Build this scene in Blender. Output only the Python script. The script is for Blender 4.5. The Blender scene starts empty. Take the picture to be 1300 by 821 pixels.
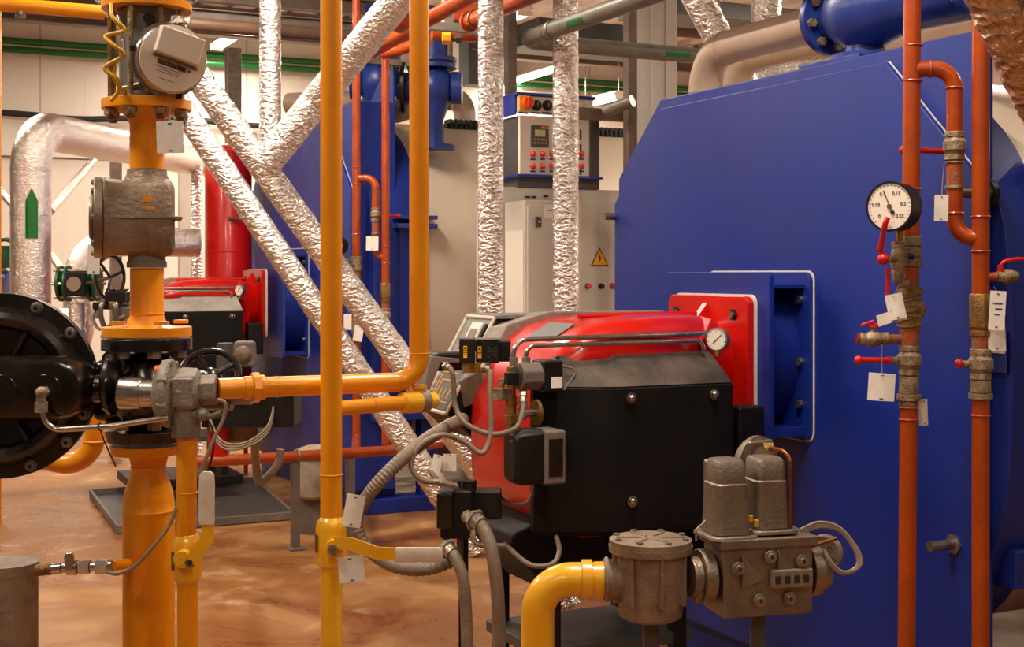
import bpy, bmesh, math, random
from mathutils import Vector, Matrix, noise
random.seed(7)
F, HX, HY, CH = 1700.0, 650.0, 347.0, 1.6
V = Vector
def P(px, py, Y): return V(((px-HX)/F*Y, Y, CH-(py-HY)/F*Y))
U = V((.4344, -.9007, 0)).normalized()      # along the boiler fronts, towards the camera
N = V((.9007, .4344, 0)).normalized()       # into the boilers
Z = V((0, 0, 1)); X = V((1, 0, 0)); YY = V((0, 1, 0))
C0 = V((.946, 5.131, 0))                    # middle of the near boiler's door, on the floor
CAM = V((0, 0, CH))
def B(s, d, z): return C0 + U*s - N*d + Z*z
def ray(px, py): return V(((px-HX)/F, 1, -(py-HY)/F))
def onS(px, py, s):
    r = ray(px, py); t = (s-(CAM-C0).dot(U))/r.dot(U); return CAM+r*t
def onD(px, py, d):
    r = ray(px, py); t = (-d-(CAM-C0).dot(N))/r.dot(N); return CAM+r*t
def onZ(px, py, z):
    r = ray(px, py); return CAM+r*((z-CH)/r.z)
XF = Matrix.Identity(4)
SC = bpy.context.scene
COL = SC.collection

# ---------- materials ----------
def lin(c):
    o = []
    for v in c:
        v /= 255.0
        o.append(v/12.92 if v <= .04045 else ((v+.055)/1.055)**2.4)
    return (*o, 1)
MATS = {}
def mat(name, c1, c2=None, ns=6, rough=.4, metal=0, bump=0, bs=60, rv=0, coat=0, lo=.4, hi=.65, spec=.5):
    m = bpy.data.materials.new(name); m.use_nodes = True
    nt = m.node_tree; b = nt.nodes['Principled BSDF']; L = nt.links.new
    b.inputs['Base Color'].default_value = lin(c1); b.inputs['Roughness'].default_value = rough
    b.inputs['Metallic'].default_value = metal; b.inputs['Coat Weight'].default_value = coat
    b.inputs['Coat Roughness'].default_value = .08
    b.inputs['Specular IOR Level'].default_value = spec
    tc = nt.nodes.new('ShaderNodeTexCoord')
    if c2 is not None or rv:
        n = nt.nodes.new('ShaderNodeTexNoise'); n.inputs['Scale'].default_value = ns; n.inputs['Detail'].default_value = 6
        n.inputs['Roughness'].default_value = .65
        L(tc.outputs['Object'], n.inputs['Vector'])
        r = nt.nodes.new('ShaderNodeMapRange'); r.inputs[1].default_value = lo; r.inputs[2].default_value = hi
        L(n.outputs['Fac'], r.inputs[0])
        if c2 is not None:
            x = nt.nodes.new('ShaderNodeMix'); x.data_type = 'RGBA'
            x.inputs[6].default_value = lin(c1); x.inputs[7].default_value = lin(c2)
            L(r.outputs[0], x.inputs[0]); L(x.outputs[2], b.inputs['Base Color'])
        if rv:
            a = nt.nodes.new('ShaderNodeMath'); a.operation = 'MULTIPLY_ADD'; a.inputs[1].default_value = rv; a.inputs[2].default_value = rough
            L(r.outputs[0], a.inputs[0]); L(a.outputs[0], b.inputs['Roughness'])
    if bump:
        n2 = nt.nodes.new('ShaderNodeTexNoise'); n2.inputs['Scale'].default_value = bs; n2.inputs['Detail'].default_value = 4
        L(tc.outputs['Object'], n2.inputs['Vector'])
        bp = nt.nodes.new('ShaderNodeBump'); bp.inputs['Strength'].default_value = bump; bp.inputs['Distance'].default_value = .01
        L(n2.outputs['Fac'], bp.inputs['Height']); L(bp.outputs['Normal'], b.inputs['Normal'])
    MATS[name] = m
    return m
M = MATS
mat('yellow_paint', (238,154,4), (230,138,2), 5, .36, bump=.04, bs=25, coat=.15)
mat('yellow_bright', (243,184,36), (236,166,20), 8, .3, coat=.4)
mat('yellow_cable', (206,158,22), None, rough=.4)
mat('orange_paint', (170,68,2), (150,54,2), 9, .32, coat=.25, bump=.05, bs=40, rv=.1)
mat('orange_dirty', (172,66,16), (120,90,62), 26, .5, bump=.3, bs=90, rv=.2)
mat('blue_paint', (18,44,140), (14,38,124), 3, .42, bump=.05, bs=160, rv=.1)
mat('blue_dull', (48,66,146), (38,56,136), 5, .45, bump=.06, bs=120)
mat('blue_valve', (38,62,140), (28,50,124), 8, .34, bump=.08, bs=70)
mat('red_paint', (204,20,4), (188,16,3), 4, .3, coat=.3)
mat('red_handle', (206,28,22), (180,24,18), 20, .35)
mat('red_tank', (226,16,8), (216,12,6), 3, .35, coat=.4)
mat('black_plastic', (15,12,11), (24,19,16), 12, .42, bump=.15, bs=260, rv=.1, spec=.35)
mat('black_cover', (11,9,8), (18,14,11), 5, .5, bump=.25, bs=300, rv=.12, spec=.22)
mat('black_gloss', (17,12,9), (30,22,16), 7, .2, bump=.05, bs=60, rv=.14, coat=.2)
mat('grey_dust', (118,104,92), (96,86,78), 9, .6, bump=.15, bs=120)
mat('cast_grey', (150,140,128), (126,116,104), 14, .5, metal=.35, bump=.35, bs=120, rv=.15)
mat('cast_brown', (148,130,110), (118,98,80), 12, .48, metal=.3, bump=.35, bs=110, rv=.15)
mat('alu_cast', (150,136,120), (122,108,94), 10, .36, metal=.75, bump=.2, bs=140, rv=.18)
mat('steel', (200,194,186), (176,168,160), 15, .24, metal=1, bump=.05, bs=60)
mat('dull_steel', (150,142,132), (120,112,102), 18, .4, metal=.85, bump=.12, bs=120)
mat('zinc', (170,160,146), (140,128,112), 30, .38, metal=.8, bump=.15, bs=160)
mat('brass', (196,160,90), (150,110,50), 22, .36, metal=.85, bump=.15, bs=120)
mat('brass_dirty', (170,152,122), (112,92,66), 30, .5, metal=.5, bump=.4, bs=140, rv=.2)
mat('brown_brass', (142,104,48), (104,74,36), 24, .45, metal=.55, bump=.3, bs=120)
mat('tow', (150,120,76), (110,84,52), 60, .85, bump=.9, bs=220)
mat('copper', (150,88,50), (128,84,56), 20, .32, metal=.85)
mat('beige_paint', (196,172,150), (182,156,134), 5, .36, bump=.06, bs=60)
mat('beige_pot', (168,152,132), (142,126,108), 12, .5, bump=.2, bs=90)
mat('grey_pipe', (122,116,104), (106,100,90), 10, .4, bump=.1, bs=80)
mat('brown_pipe', (112,84,64), (92,74,60), 6, .4)
mat('green_paint', (24,112,52), (20,100,44), 6, .38)
mat('green_dark', (22,86,46), (16,60,34), 12, .4)
mat('cabinet_grey', (206,198,186), (196,188,176), 3, .42)
mat('dark_grey', (76,72,68), (66,62,58), 8, .5)
mat('panel_white', (222,212,198), None, rough=.45)
mat('paper', (238,232,222), (228,220,208), 30, .7)
mat('gasket', (226,220,210), (210,200,186), 40, .7)
mat('ink', (36,32,34), None, rough=.6)
mat('blue_ink', (52,62,130), None, rough=.6)
mat('sign_yellow', (246,172,18), None, rough=.5)
mat('knob_red', (220,48,22), None, rough=.3, coat=.3)
mat('knob_orange', (232,92,20), None, rough=.4)
mat('sleeve_white', (222,208,188), (206,190,168), 20, .5)
mat('hose_grey', (128,110,92), (104,88,72), 10, .5, bump=.2, bs=80)
mat('cable_grey', (138,120,100), None, rough=.4)
mat('gauge_face', (236,226,212), None, rough=.5)
mat('lcd', (186,186,140), None, rough=.3)
mat('grey_label', (128,122,112), (110,104,96), 40, .5)
mat('galvanised', (186,178,166), (162,154,142), 9, .42, metal=.35, bump=.1, bs=60)
mat('steel_post', (122,104,90), (102,86,74), 7, .5)
mat('ceiling_sheet', (206,198,188), (190,180,168), 2, .6)
mat('cover_dust', (92,78,64), (44,36,30), 5, .6, bump=.3, bs=200)
mat('wall_render', (120,112,102), (104,96,88), 3, .8)
mat('rubber', (30,27,26), None, rough=.7)
mat('stainless', (232,214,192), (222,202,178), 1.5, .4, metal=.3, bump=.06, bs=30, rv=.08)
mat('rust_rock', (196,128,46), (132,94,58), 9, .7, bump=.8, bs=40)

def foil(name, scale, dist, rough, col=(250,246,242), col2=(232,224,216), strength=1):
    m = bpy.data.materials.new(name); m.use_nodes = True
    nt = m.node_tree; b = nt.nodes['Principled BSDF']; L = nt.links.new
    b.inputs['Metallic'].default_value = 1; b.inputs['Roughness'].default_value = rough
    tc = nt.nodes.new('ShaderNodeTexCoord')
    w = nt.nodes.new('ShaderNodeTexNoise'); w.inputs['Scale'].default_value = scale*.5; w.inputs['Detail'].default_value = 2
    L(tc.outputs['Object'], w.inputs['Vector'])
    mx = nt.nodes.new('ShaderNodeVectorMath'); mx.operation = 'MULTIPLY_ADD'; mx.inputs[1].default_value = (.12,.12,.12)
    L(w.outputs['Color'], mx.inputs[0]); st = nt.nodes.new('ShaderNodeVectorMath'); st.operation = 'MULTIPLY'; st.inputs[1].default_value = (1, 1, 2.1); L(tc.outputs['Object'], st.inputs[0]); L(st.outputs[0], mx.inputs[2])
    v = nt.nodes.new('ShaderNodeTexVoronoi'); v.feature = 'SMOOTH_F1'; v.inputs['Scale'].default_value = scale; v.inputs['Smoothness'].default_value = .25
    L(mx.outputs[0], v.inputs['Vector'])
    n = nt.nodes.new('ShaderNodeTexNoise'); n.inputs['Scale'].default_value = scale*2.2; n.inputs['Detail'].default_value = 5; n.inputs['Distortion'].default_value = 1.2
    L(tc.outputs['Object'], n.inputs['Vector'])
    a = nt.nodes.new('ShaderNodeMath'); a.operation = 'MULTIPLY_ADD'; a.inputs[1].default_value = .8
    L(n.outputs['Fac'], a.inputs[0]); L(v.outputs['Distance'], a.inputs[2])
    bp = nt.nodes.new('ShaderNodeBump'); bp.inputs['Strength'].default_value = strength; bp.inputs['Distance'].default_value = dist
    L(a.outputs[0], bp.inputs['Height']); L(bp.outputs['Normal'], b.inputs['Normal'])
    x = nt.nodes.new('ShaderNodeMix'); x.data_type = 'RGBA'; x.inputs[6].default_value = lin(col); x.inputs[7].default_value = lin(col2)
    n3 = nt.nodes.new('ShaderNodeTexNoise'); n3.inputs['Scale'].default_value = 5; L(tc.outputs['Object'], n3.inputs['Vector'])
    L(n3.outputs['Fac'], x.inputs[0]); L(x.outputs[2], b.inputs['Base Color'])
    M[name] = m
foil('foil', 26, .011, .27)
foil('foil_smooth', 60, .0045, .27, (244,238,232), (226,216,206), .8)
foil('foil_brown', 20, .016, .32, (236,222,204), (190,128,70))

def emis(name, col, st):
    m = bpy.data.materials.new(name); m.use_nodes = True
    b = m.node_tree.nodes['Principled BSDF']
    b.inputs['Base Color'].default_value = (*col, 1); b.inputs['Emission Color'].default_value = (*col, 1); b.inputs['Emission Strength'].default_value = st
    M[name] = m
emis('tube_glow', (1, .93, .84), 9)

# ---------- mesh builder ----------
def frame(a):
    a = a.normalized(); t = Z if abs(a.z) < .9 else X
    u = t.cross(a).normalized(); return u, a.cross(u).normalized()
def fillet(pts, R, k=8):
    pts = [V(p) for p in pts]; out = [pts[0]]
    for i in range(1, len(pts)-1):
        a = (pts[i-1]-pts[i]); b = (pts[i+1]-pts[i]); la, lb = a.length, b.length; a.normalize(); b.normalize()
        ang = a.angle(b)
        if ang > 3.08: out.append(pts[i]); continue
        t = min(R/math.tan(ang/2), la*.49 if i > 1 else la*.98, lb*.49 if i < len(pts)-2 else lb*.98); r = t*math.tan(ang/2)
        c = pts[i]+(a+b).normalized()*(r/math.sin(ang/2))
        p0 = pts[i]+a*t; p1 = pts[i]+b*t; v0 = p0-c; v1 = p1-c
        for j in range(k+1):
            f = j/k; w = v0.angle(v1); v = (v0*math.sin((1-f)*w)+v1*math.sin(f*w))/math.sin(w) if w > 1e-3 else v0.lerp(v1, f); out.append(c+v)
    out.append(pts[-1]); return out
def spline(pts, k=8):
    pts = [V(p) for p in pts]; o = []
    q = [pts[0]*2-pts[1]]+pts+[pts[-1]*2-pts[-2]]
    for i in range(1, len(q)-2):
        for j in range(k):
            t = j/k; a, b, c, d = q[i-1:i+3]
            o.append(.5*((2*b)+(c-a)*t+(2*a-5*b+4*c-d)*t*t+(3*b-a-3*c+d)*t**3))
    o.append(pts[-1]); return o
def resample(pts, step):
    o = [pts[0]]
    for a, b in zip(pts, pts[1:]):
        n = max(1, int((b-a).length/step+.5))
        for j in range(1, n+1): o.append(a.lerp(b, j/n))
    return o
ORG = {}
class MB:
    def __init__(s): s.bm = bmesh.new()
    def rings(s, R, cap=True):
        bm = s.bm; vs = [[bm.verts.new(p) for p in r] for r in R]; n = len(R[0])
        for a, b in zip(vs, vs[1:]):
            for i in range(n):
                j = (i+1) % n
                try: bm.faces.new((a[i], a[j], b[j], b[i]))
                except ValueError: pass
        if cap:
            try: bm.faces.new(vs[0][::-1]); bm.faces.new(vs[-1])
            except ValueError: pass
        return s
    def box(s, c, size, ax=(X, YY, Z), taper=(1, 1)):
        a, b, d = [V(v)*(h/2) for v, h in zip(ax, size)]; tx, ty = taper
        lo = [c-a-b-d, c+a-b-d, c+a+b-d, c-a+b-d]; hi = [c-a*tx-b*ty+d, c+a*tx-b*ty+d, c+a*tx+b*ty+d, c-a*tx+b*ty+d]
        return s.rings([lo, hi])
    def span(s, s0, s1, d0, d1, z0, z1):       # box in boiler coordinates
        return s.box(B((s0+s1)/2, (d0+d1)/2, (z0+z1)/2), (abs(s1-s0), abs(d1-d0), abs(z1-z0)), (U, N, Z))
    def cyl(s, p0, p1, r0, r1=None, n=24, cap=True, rot=0):
        r1 = r0 if r1 is None else r1; p0 = V(p0); p1 = V(p1); u, v = frame(p1-p0)
        cs = [(math.cos(2*math.pi*i/n+rot), math.sin(2*math.pi*i/n+rot)) for i in range(n)]
        return s.rings([[p0+(u*c+v*d)*r0 for c, d in cs], [p1+(u*c+v*d)*r1 for c, d in cs]], cap)
    def hexn(s, c, ax, r, h): a = V(ax).normalized()*h/2; return s.cyl(c-a, c+a, r, n=6)
    def lathe(s, o, ax, prof, n=32, cap=True):
        o = V(o); a = V(ax).normalized(); u, v = frame(a)
        cs = [(math.cos(2*math.pi*i/n), math.sin(2*math.pi*i/n)) for i in range(n)]
        return s.rings([[o+a*h+(u*c+v*d)*max(r, 1e-4) for c, d in cs] for h, r in prof], cap)
    def tube(s, pts, r, n=16, cap=True, disp=None, r1=None):
        pts = [V(p) for p in pts]; q = [pts[0]]
        for p in pts[1:]:
            if (p-q[-1]).length > 1e-5: q.append(p)
        pts = q; T = []
        for i in range(len(pts)):
            a = pts[max(0, i-1)]; b = pts[min(len(pts)-1, i+1)]; T.append((b-a).normalized())
        u, v = frame(T[0]); R = []
        for i, p in enumerate(pts):
            if i:
                ax = T[i-1].cross(T[i])
                if ax.length > 1e-6:
                    q = Matrix.Rotation(T[i-1].angle(T[i]), 3, ax.normalized()); u = q@u; v = q@v
            rr = r if r1 is None else r+(r1-r)*i/(len(pts)-1)
            ring = []
            for k in range(n):
                w = 2*math.pi*k/n; e = u*math.cos(w)+v*math.sin(w); x = p+e*rr
                if disp: x = x+e*disp(x, w, i)
                ring.append(x)
            R.append(ring)
        return s.rings(R, cap)
    def prism(s, pts, vec):
        pts = [V(p) for p in pts]; vec = V(vec); return s.rings([pts, [p+vec for p in pts]])
    def ball(s, c, r, sc=(1, 1, 1), ax=(X, YY, Z), n=20, m=12):
        R = []
        for j in range(m+1):
            th = math.pi*(j/m); z = -math.cos(th); q = max(math.sin(th), 1e-3)
            R.append([c+ax[0]*(math.cos(2*math.pi*i/n)*q*r*sc[0])+ax[1]*(math.sin(2*math.pi*i/n)*q*r*sc[1])+ax[2]*(z*r*sc[2]) for i in range(n)])
        return s.rings(R)
    def torus(s, c, ax, R_, r, n=32, m=8, sc=1):
        c = V(c); u, v = frame(V(ax)); a = V(ax).normalized(); R = []
        for i in range(n+1):
            w = 2*math.pi*i/n; e = u*math.cos(w)+v*math.sin(w)
            R.append([c+e*(R_+r*math.cos(2*math.pi*k/m))+a*(r*sc*math.sin(2*math.pi*k/m)) for k in range(m)])
        return s.rings(R, False)
    def build(s, name, m, parent=None, bevel=0, sharp=32, **props):
        bm = s.bm; bmesh.ops.remove_doubles(bm, verts=bm.verts, dist=1e-6); bmesh.ops.recalc_face_normals(bm, faces=bm.faces)
        bm.transform(XF)
        if parent is None:
            xs = [v.co for v in bm.verts]; lo = V([min(c[i] for c in xs) for i in range(3)]); hi = V([max(c[i] for c in xs) for i in range(3)])
            org = V(((lo.x+hi.x)/2, (lo.y+hi.y)/2, lo.z))
        else: org = ORG[parent.name]
        bm.transform(Matrix.Translation(-org))
        me = bpy.data.meshes.new(name); bm.to_mesh(me); bm.free()
        for p in me.polygons: p.use_smooth = True
        me.set_sharp_from_angle(angle=math.radians(sharp))
        o = bpy.data.objects.new(name, me); COL.objects.link(o); me.materials.append(M[m] if isinstance(m, str) else m)
        if parent is None: o.location = org
        else: o.parent = parent
        ORG[o.name] = org
        if bevel:
            b = o.modifiers.new('Bevel', 'BEVEL'); b.width = bevel; b.segments = 3; b.limit_method = 'ANGLE'; b.angle_limit = math.radians(35)
            b.harden_normals = True
        for k, v in props.items():
            if v is not None: o[k] = v
        return o
def thing(name, label, cat, loc, group=None):
    o = bpy.data.objects.new(name, None); COL.objects.link(o); o.empty_display_size = .05
    loc = XF@V(loc); o.location = loc; ORG[o.name] = loc
    o['label'] = label; o['category'] = cat
    if group: o['group'] = group
    return o
def tagp(o, label, cat, group=None):
    o['label'] = label; o['category'] = cat
    if group: o['group'] = group
    return o
def struct(o): o['kind'] = 'structure'; return o
def text(s, size, c, right, up, m, parent, name='lettering', depth=.0006):
    cu = bpy.data.curves.new('t', 'FONT'); cu.body = s; cu.size = size; cu.align_x = 'CENTER'; cu.align_y = 'CENTER'; cu.extrude = depth
    ob = bpy.data.objects.new('t', cu); COL.objects.link(ob)
    bpy.context.view_layer.update()
    me = bpy.data.meshes.new_from_object(ob.evaluated_get(bpy.context.evaluated_depsgraph_get()))
    bpy.data.objects.remove(ob)
    r = V(right).normalized(); u = V(up).normalized(); f = r.cross(u)
    mt = Matrix((r, u, f)).transposed().to_4x4(); mt.translation = V(c)
    me.transform(XF@mt); me.transform(Matrix.Translation(-ORG[parent.name]))
    me.materials.clear(); me.materials.append(M[m]); me.name = name
    o = bpy.data.objects.new(name, me); COL.objects.link(o); o.parent = parent; ORG[o.name] = ORG[parent.name]
    return o
def crumple(amp, f=30):
    def d(p, w, i):
        a = noise.noise(p*f); b = noise.noise(p*f*2.3+V((3, 7, 1)))
        return amp*((abs(a)*1.7-.45)+.6*b)
    return d
def weld(mb, p, ax, r, h=.004): mb.torus(p, ax, r, h, 24, 6)
def bolts_ring(c, ax, R, k, r, h, parent, m='zinc', name='bolt', ph=0.0):
    u, v = frame(V(ax)); a = V(ax).normalized()
    for i in range(k):
        w = 2*math.pi*i/k+ph; p = c+(u*math.cos(w)+v*math.sin(w))*R
        MB().hexn(p+a*h/2, a, r, h).build(name, m, parent)
# ---------- room materials ----------
def wall_mat():
    m = bpy.data.materials.new('wall_panel'); m.use_nodes = True; nt = m.node_tree; b = nt.nodes['Principled BSDF']; L = nt.links.new
    b.inputs['Roughness'].default_value = .45
    g = nt.nodes.new('ShaderNodeNewGeometry')
    dt = nt.nodes.new('ShaderNodeVectorMath'); dt.operation = 'DOT_PRODUCT'; dt.inputs[1].default_value = (N.x+U.x, N.y+U.y, 0)
    L(g.outputs['Position'], dt.inputs[0])
    def band(per, wid):
        a = nt.nodes.new('ShaderNodeMath'); a.operation = 'DIVIDE'; a.inputs[1].default_value = per; L(dt.outputs['Value'], a.inputs[0])
        f = nt.nodes.new('ShaderNodeMath'); f.operation = 'FRACT'; L(a.outputs[0], f.inputs[0])
        l = nt.nodes.new('ShaderNodeMath'); l.operation = 'LESS_THAN'; l.inputs[1].default_value = wid; L(f.outputs[0], l.inputs[0]); return l
    s1 = band(1.15, .018); s2 = band(.115, .2)
    mx = nt.nodes.new('ShaderNodeMix'); mx.data_type = 'RGBA'; mx.inputs[6].default_value = lin((232,222,208)); mx.inputs[7].default_value = lin((196,184,170))
    L(s1.outputs[0], mx.inputs[0]); L(mx.outputs[2], b.inputs['Base Color'])
    ad = nt.nodes.new('ShaderNodeMath'); ad.operation = 'ADD'; L(s1.outputs[0], ad.inputs[0]); L(s2.outputs[0], ad.inputs[1])
    bp = nt.nodes.new('ShaderNodeBump'); bp.invert = True; bp.inputs['Strength'].default_value = .5; bp.inputs['Distance'].default_value = .004
    L(ad.outputs[0], bp.inputs['Height']); L(bp.outputs['Normal'], b.inputs['Normal']); M['wall_panel'] = m
wall_mat()
def floor_mat():
    m = bpy.data.materials.new('floor_screed'); m.use_nodes = True; nt = m.node_tree; b = nt.nodes['Principled BSDF']; L = nt.links.new
    tc = nt.nodes.new('ShaderNodeTexCoord')
    def noi(sc, d=6, dist=0):
        n = nt.nodes.new('ShaderNodeTexNoise'); n.inputs['Scale'].default_value = sc; n.inputs['Detail'].default_value = d; n.inputs['Distortion'].default_value = dist; n.inputs['Roughness'].default_value = .65
        L(tc.outputs['Object'], n.inputs['Vector']); return n
    n1 = noi(1.3, 7, .6); n2 = noi(3.2, 9, .5); n3 = noi(60, 3)
    cr = nt.nodes.new('ShaderNodeValToRGB'); e = cr.color_ramp.elements
    e[0].position = .3; e[0].color = lin((118,62,24)); e[1].position = .72; e[1].color = lin((176,134,86))
    k = e.new(.5); k.color = lin((146,94,46)); L(n1.outputs['Fac'], cr.inputs[0])
    dr = nt.nodes.new('ShaderNodeMapRange'); dr.inputs[1].default_value = .56; dr.inputs[2].default_value = .82; L(n2.outputs['Fac'], dr.inputs[0])
    mx = nt.nodes.new('ShaderNodeMix'); mx.data_type = 'RGBA'; mx.inputs[7].default_value = lin((204,176,138)); L(dr.outputs[0], mx.inputs[0]); L(cr.outputs[0], mx.inputs[6])
    L(mx.outputs[2], b.inputs['Base Color'])
    rr = nt.nodes.new('ShaderNodeMapRange'); rr.inputs[1].default_value = .35; rr.inputs[2].default_value = .65; rr.inputs[3].default_value = .16; rr.inputs[4].default_value = .6
    L(n1.outputs['Fac'], rr.inputs[0]); L(rr.outputs[0], b.inputs['Roughness'])
    bp = nt.nodes.new('ShaderNodeBump'); bp.inputs['Strength'].default_value = .2; bp.inputs['Distance'].default_value = .004; L(n3.outputs['Fac'], bp.inputs['Height']); L(bp.outputs['Normal'], b.inputs['Normal'])
    M['floor_screed'] = m
floor_mat()
S0, S1, D0, D1, CZ = -11.3, 8.0, -9.0, 6.5, 4.35
struct(MB().span(S0-.2, S1+.2, D0-.2, D1+.2, -.15, 0).build('floor', 'floor_screed'))
struct(MB().span(S0-.2, S0, D0-.2, D1+.2, 0, CZ+.1).build('wall_back', 'wall_panel'))
struct(MB().span(S1, S1+.2, D0-.2, D1+.2, 0, CZ+.1).build('wall_front', 'wall_render'))
struct(MB().span(S0, S1, D0-.2, D0, 0, CZ+.1).build('wall_right', 'wall_panel'))
struct(MB().span(S0, S1, D1, D1+.2, 0, CZ+.1).build('wall_left', 'wall_render'))
# trapezoidal ceiling sheet, ribs along the fronts' direction
mb = MB(); per = .32; prof = []
x = D0-.1
while x < D1+.1:
    prof += [(x, CZ), (x+.13, CZ), (x+.17, CZ+.045), (x+.28, CZ+.045)]; x += per
lo = [B(S0-.05, d, z) for d, z in prof]; hi = [B(S1+.05, d, z) for d, z in prof]
lo += [B(S0-.05, prof[-1][0], CZ+.1), B(S0-.05, prof[0][0], CZ+.1)]; hi += [B(S1+.05, prof[-1][0], CZ+.1), B(S1+.05, prof[0][0], CZ+.1)]
struct(mb.rings([lo, hi]).build('ceiling', 'ceiling_sheet', sharp=10))
n = 1
def ibeam(a, b, h, w, t=.02):
    mb = MB(); a = V(a); b = V(b); ax = (b-a).normalized(); sd = ax.cross(Z).normalized() if abs(ax.z) < .9 else N
    up = Z if abs(ax.z) < .9 else U
    c = (a+b)/2; Lh = (b-a).length
    mb.box(c, (Lh, t*.6, h), (ax, sd, up)); mb.box(c+up*(h/2-t/2), (Lh, w, t), (ax, sd, up)); mb.box(c-up*(h/2-t/2), (Lh, w, t), (ax, sd, up))
    return mb
for s in (-9.6, -5.2, -.8, 3.6):
    struct(ibeam(B(s, D0, CZ-.15), B(s, D1, CZ-.15), .3, .16).build('trim_%d' % n, 'steel_post')); n += 1
struct(MB().span(S0, S0+.012, D0, D1, 0, .12).build('baseboard_back', 'dark_grey'))
# ---------- luminaires ----------
LIGHT_W = 62
def lamp(c, L_=1.3, vis=None, lab='', grp=None, power=1.0, ax=None):
    ax = ax or (U, N, Z); c = V(c)
    t = thing('tube_luminaire', lab, 'lamp', c+Z*.1, grp)
    MB().box(c+Z*.055, (L_, .17, .05), ax, (1, .7)).build('housing', 'panel_white', t, .004)
    MB().cyl(c+ax[0]*L_*.45+Z*.08, V((c+ax[0]*L_*.45).to_tuple()[:2]+(CZ,)), .005, n=8).build('hanger', 'steel', t)
    MB().cyl(c-ax[0]*L_*.45+Z*.08, V((c-ax[0]*L_*.45).to_tuple()[:2]+(CZ,)), .005, n=8).build('hanger', 'steel', t)
    for k in (-1, 1):
        MB().cyl(c-ax[0]*L_*.46+ax[1]*k*.045, c+ax[0]*L_*.46+ax[1]*k*.045, .016, n=12).build('tube', 'tube_glow', t)
        MB().box(c+ax[0]*k*L_*.485+Z*.01, (.03, .14, .07), ax).build('end_cap', 'panel_white', t)
    ld = bpy.data.lights.new('tube_light', 'AREA'); ld.shape = 'RECTANGLE'; ld.size = L_; ld.size_y = .16; ld.energy = LIGHT_W*power; ld.color = (1, .87, .73)
    lo = bpy.data.objects.new('tube_light', ld); COL.objects.link(lo); lo.location = c-Z*.03
    lo.rotation_euler = Matrix((ax[0], ax[1], ax[0].cross(ax[1]))).transposed().to_euler() if ax[0].cross(ax[1]).z > 0 else Matrix((ax[0], -ax[1], ax[0].cross(-ax[1]))).transposed().to_euler()
lamp(onS(292, 50, -10.2), 1.3, lab='hanging fluorescent tube light just right of the gas meter, above a grey post')
lamp(onS(676, 97, -10.6), 1.9, lab='hanging fluorescent tube light behind and above the boiler control panel')
lamp(onS(764, 129, -9.9), .9, lab='short fluorescent tube light at the end of the green pipes beside the steel column')
for i, (s, d, pw) in enumerate([(-7.6, 2.6, 1.7), (-7.6, -2.4, 1.7), (-7.6, -6.5, 1.2), (-3.2, 4.4, 1.4), (-3.0, 1.2, 1.4), (-3.2, -4.5, 2.2), (1.0, 4.0, 1.1), (1.4, 1.2, 1.1), (1.2, -3.6, .7), (4.8, 4.4, .45), (5.2, 1.4, .45), (5.0, -2.5, .3)]):
    lamp(B(s, d, 4.0), 1.5, lab='fluorescent tube light hung under the ceiling in the rows over the boiler aisle', grp='tube lights over the aisle', power=pw)

# ---------- wall services ----------
def pipe(name, lab, cat, pts, r, m, R=None, ws=(), n=24, grp=None, disp=None, step=None, wr=.0035):
    q = fillet(pts, R, 10) if R else [V(p) for p in pts]
    if step: q = resample(q, step)
    mb = MB().tube(q, r, n, disp=disp)
    for p, a in ws: weld(mb, V(p), V(a), r, wr)
    o = mb.build(name, m); tagp(o, lab, cat, grp); return o
for y, w, lb in ((55, 'upper', 'upper of the two long green pipes along the back wall'), (66, 'lower', 'lower of the two long green pipes along the back wall')):
    z = onS(62, y, -11.14).z
    pipe('wall_pipe', lb, 'pipe', [B(-11.14, 6.3, z), B(-11.14, -8.8, z)], .037, 'green_paint')
z = onS(62, 146, -11.2).z
pts = [B(-11.2, 6-k*.5, z+.025*math.sin(k*1.7)+.02*math.sin(k*.6)) for k in range(24)]
pipe('wall_cable', 'thick black cable sagging along the back wall above the silver pipe bend', 'cable', spline(pts, 6), .035, 'rubber', n=10)
z = onS(62, 200, -11.2).z
pipe('wall_conduit', 'thin grey conduit running along the back wall behind the silver pipe bend', 'conduit', [B(-11.24, 6.2, z), B(-11.24, -2, z)], .012, 'dull_steel', n=10)

# yellow header top left and brown pipe after it
a = P(60, 10, 7.0); zz = a.z
def alongN(p, px):      # point on the line p + k N seen at column px
    c = (px-HX)/F; k = (c*p.y-p.x)/(N.x-c*N.y); return p+N*k
pipe('gas_header', 'horizontal orange-yellow gas pipe in the top left corner', 'pipe', [alongN(a, -60), alongN(a, 132)], .037, 'yellow_paint')
b = alongN(a, 26)
t = thing('pipe_hanger', 'grey steel strap hanger holding the yellow pipe in the top left corner', 'bracket', b+Z*.1)
MB().box(b+Z*.28-N*0, (.05, .03, .7), (N, U, Z)).build('strap', 'grey_dust', t, .004)
MB().hexn(b-Z*.04+U*.022, U, .012, .012).build('bolt', 'zinc', t)
pipe('ceiling_pipe', 'long brown pipe under the ceiling, right of the gas meter', 'pipe', [alongN(P(325, 37, 9.0), 236), alongN(P(325, 37, 9.0), 470)], .045, 'brown_pipe')
o = ibeam(alongN(P(325, 24, 9.1), 150), alongN(P(325, 24, 9.1), 600), .07, .06, .008).build('support_beam', 'grey_dust'); tagp(o, 'grey steel rail lying just above the brown ceiling pipe', 'beam')
o = ibeam(alongN(P(380, 3, 9.6), 250), alongN(P(380, 3, 9.6), 640), .11, .09, .01).build('support_beam', 'steel_post'); tagp(o, 'dark steel beam at the top edge, above the brown ceiling pipe', 'beam')

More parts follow.
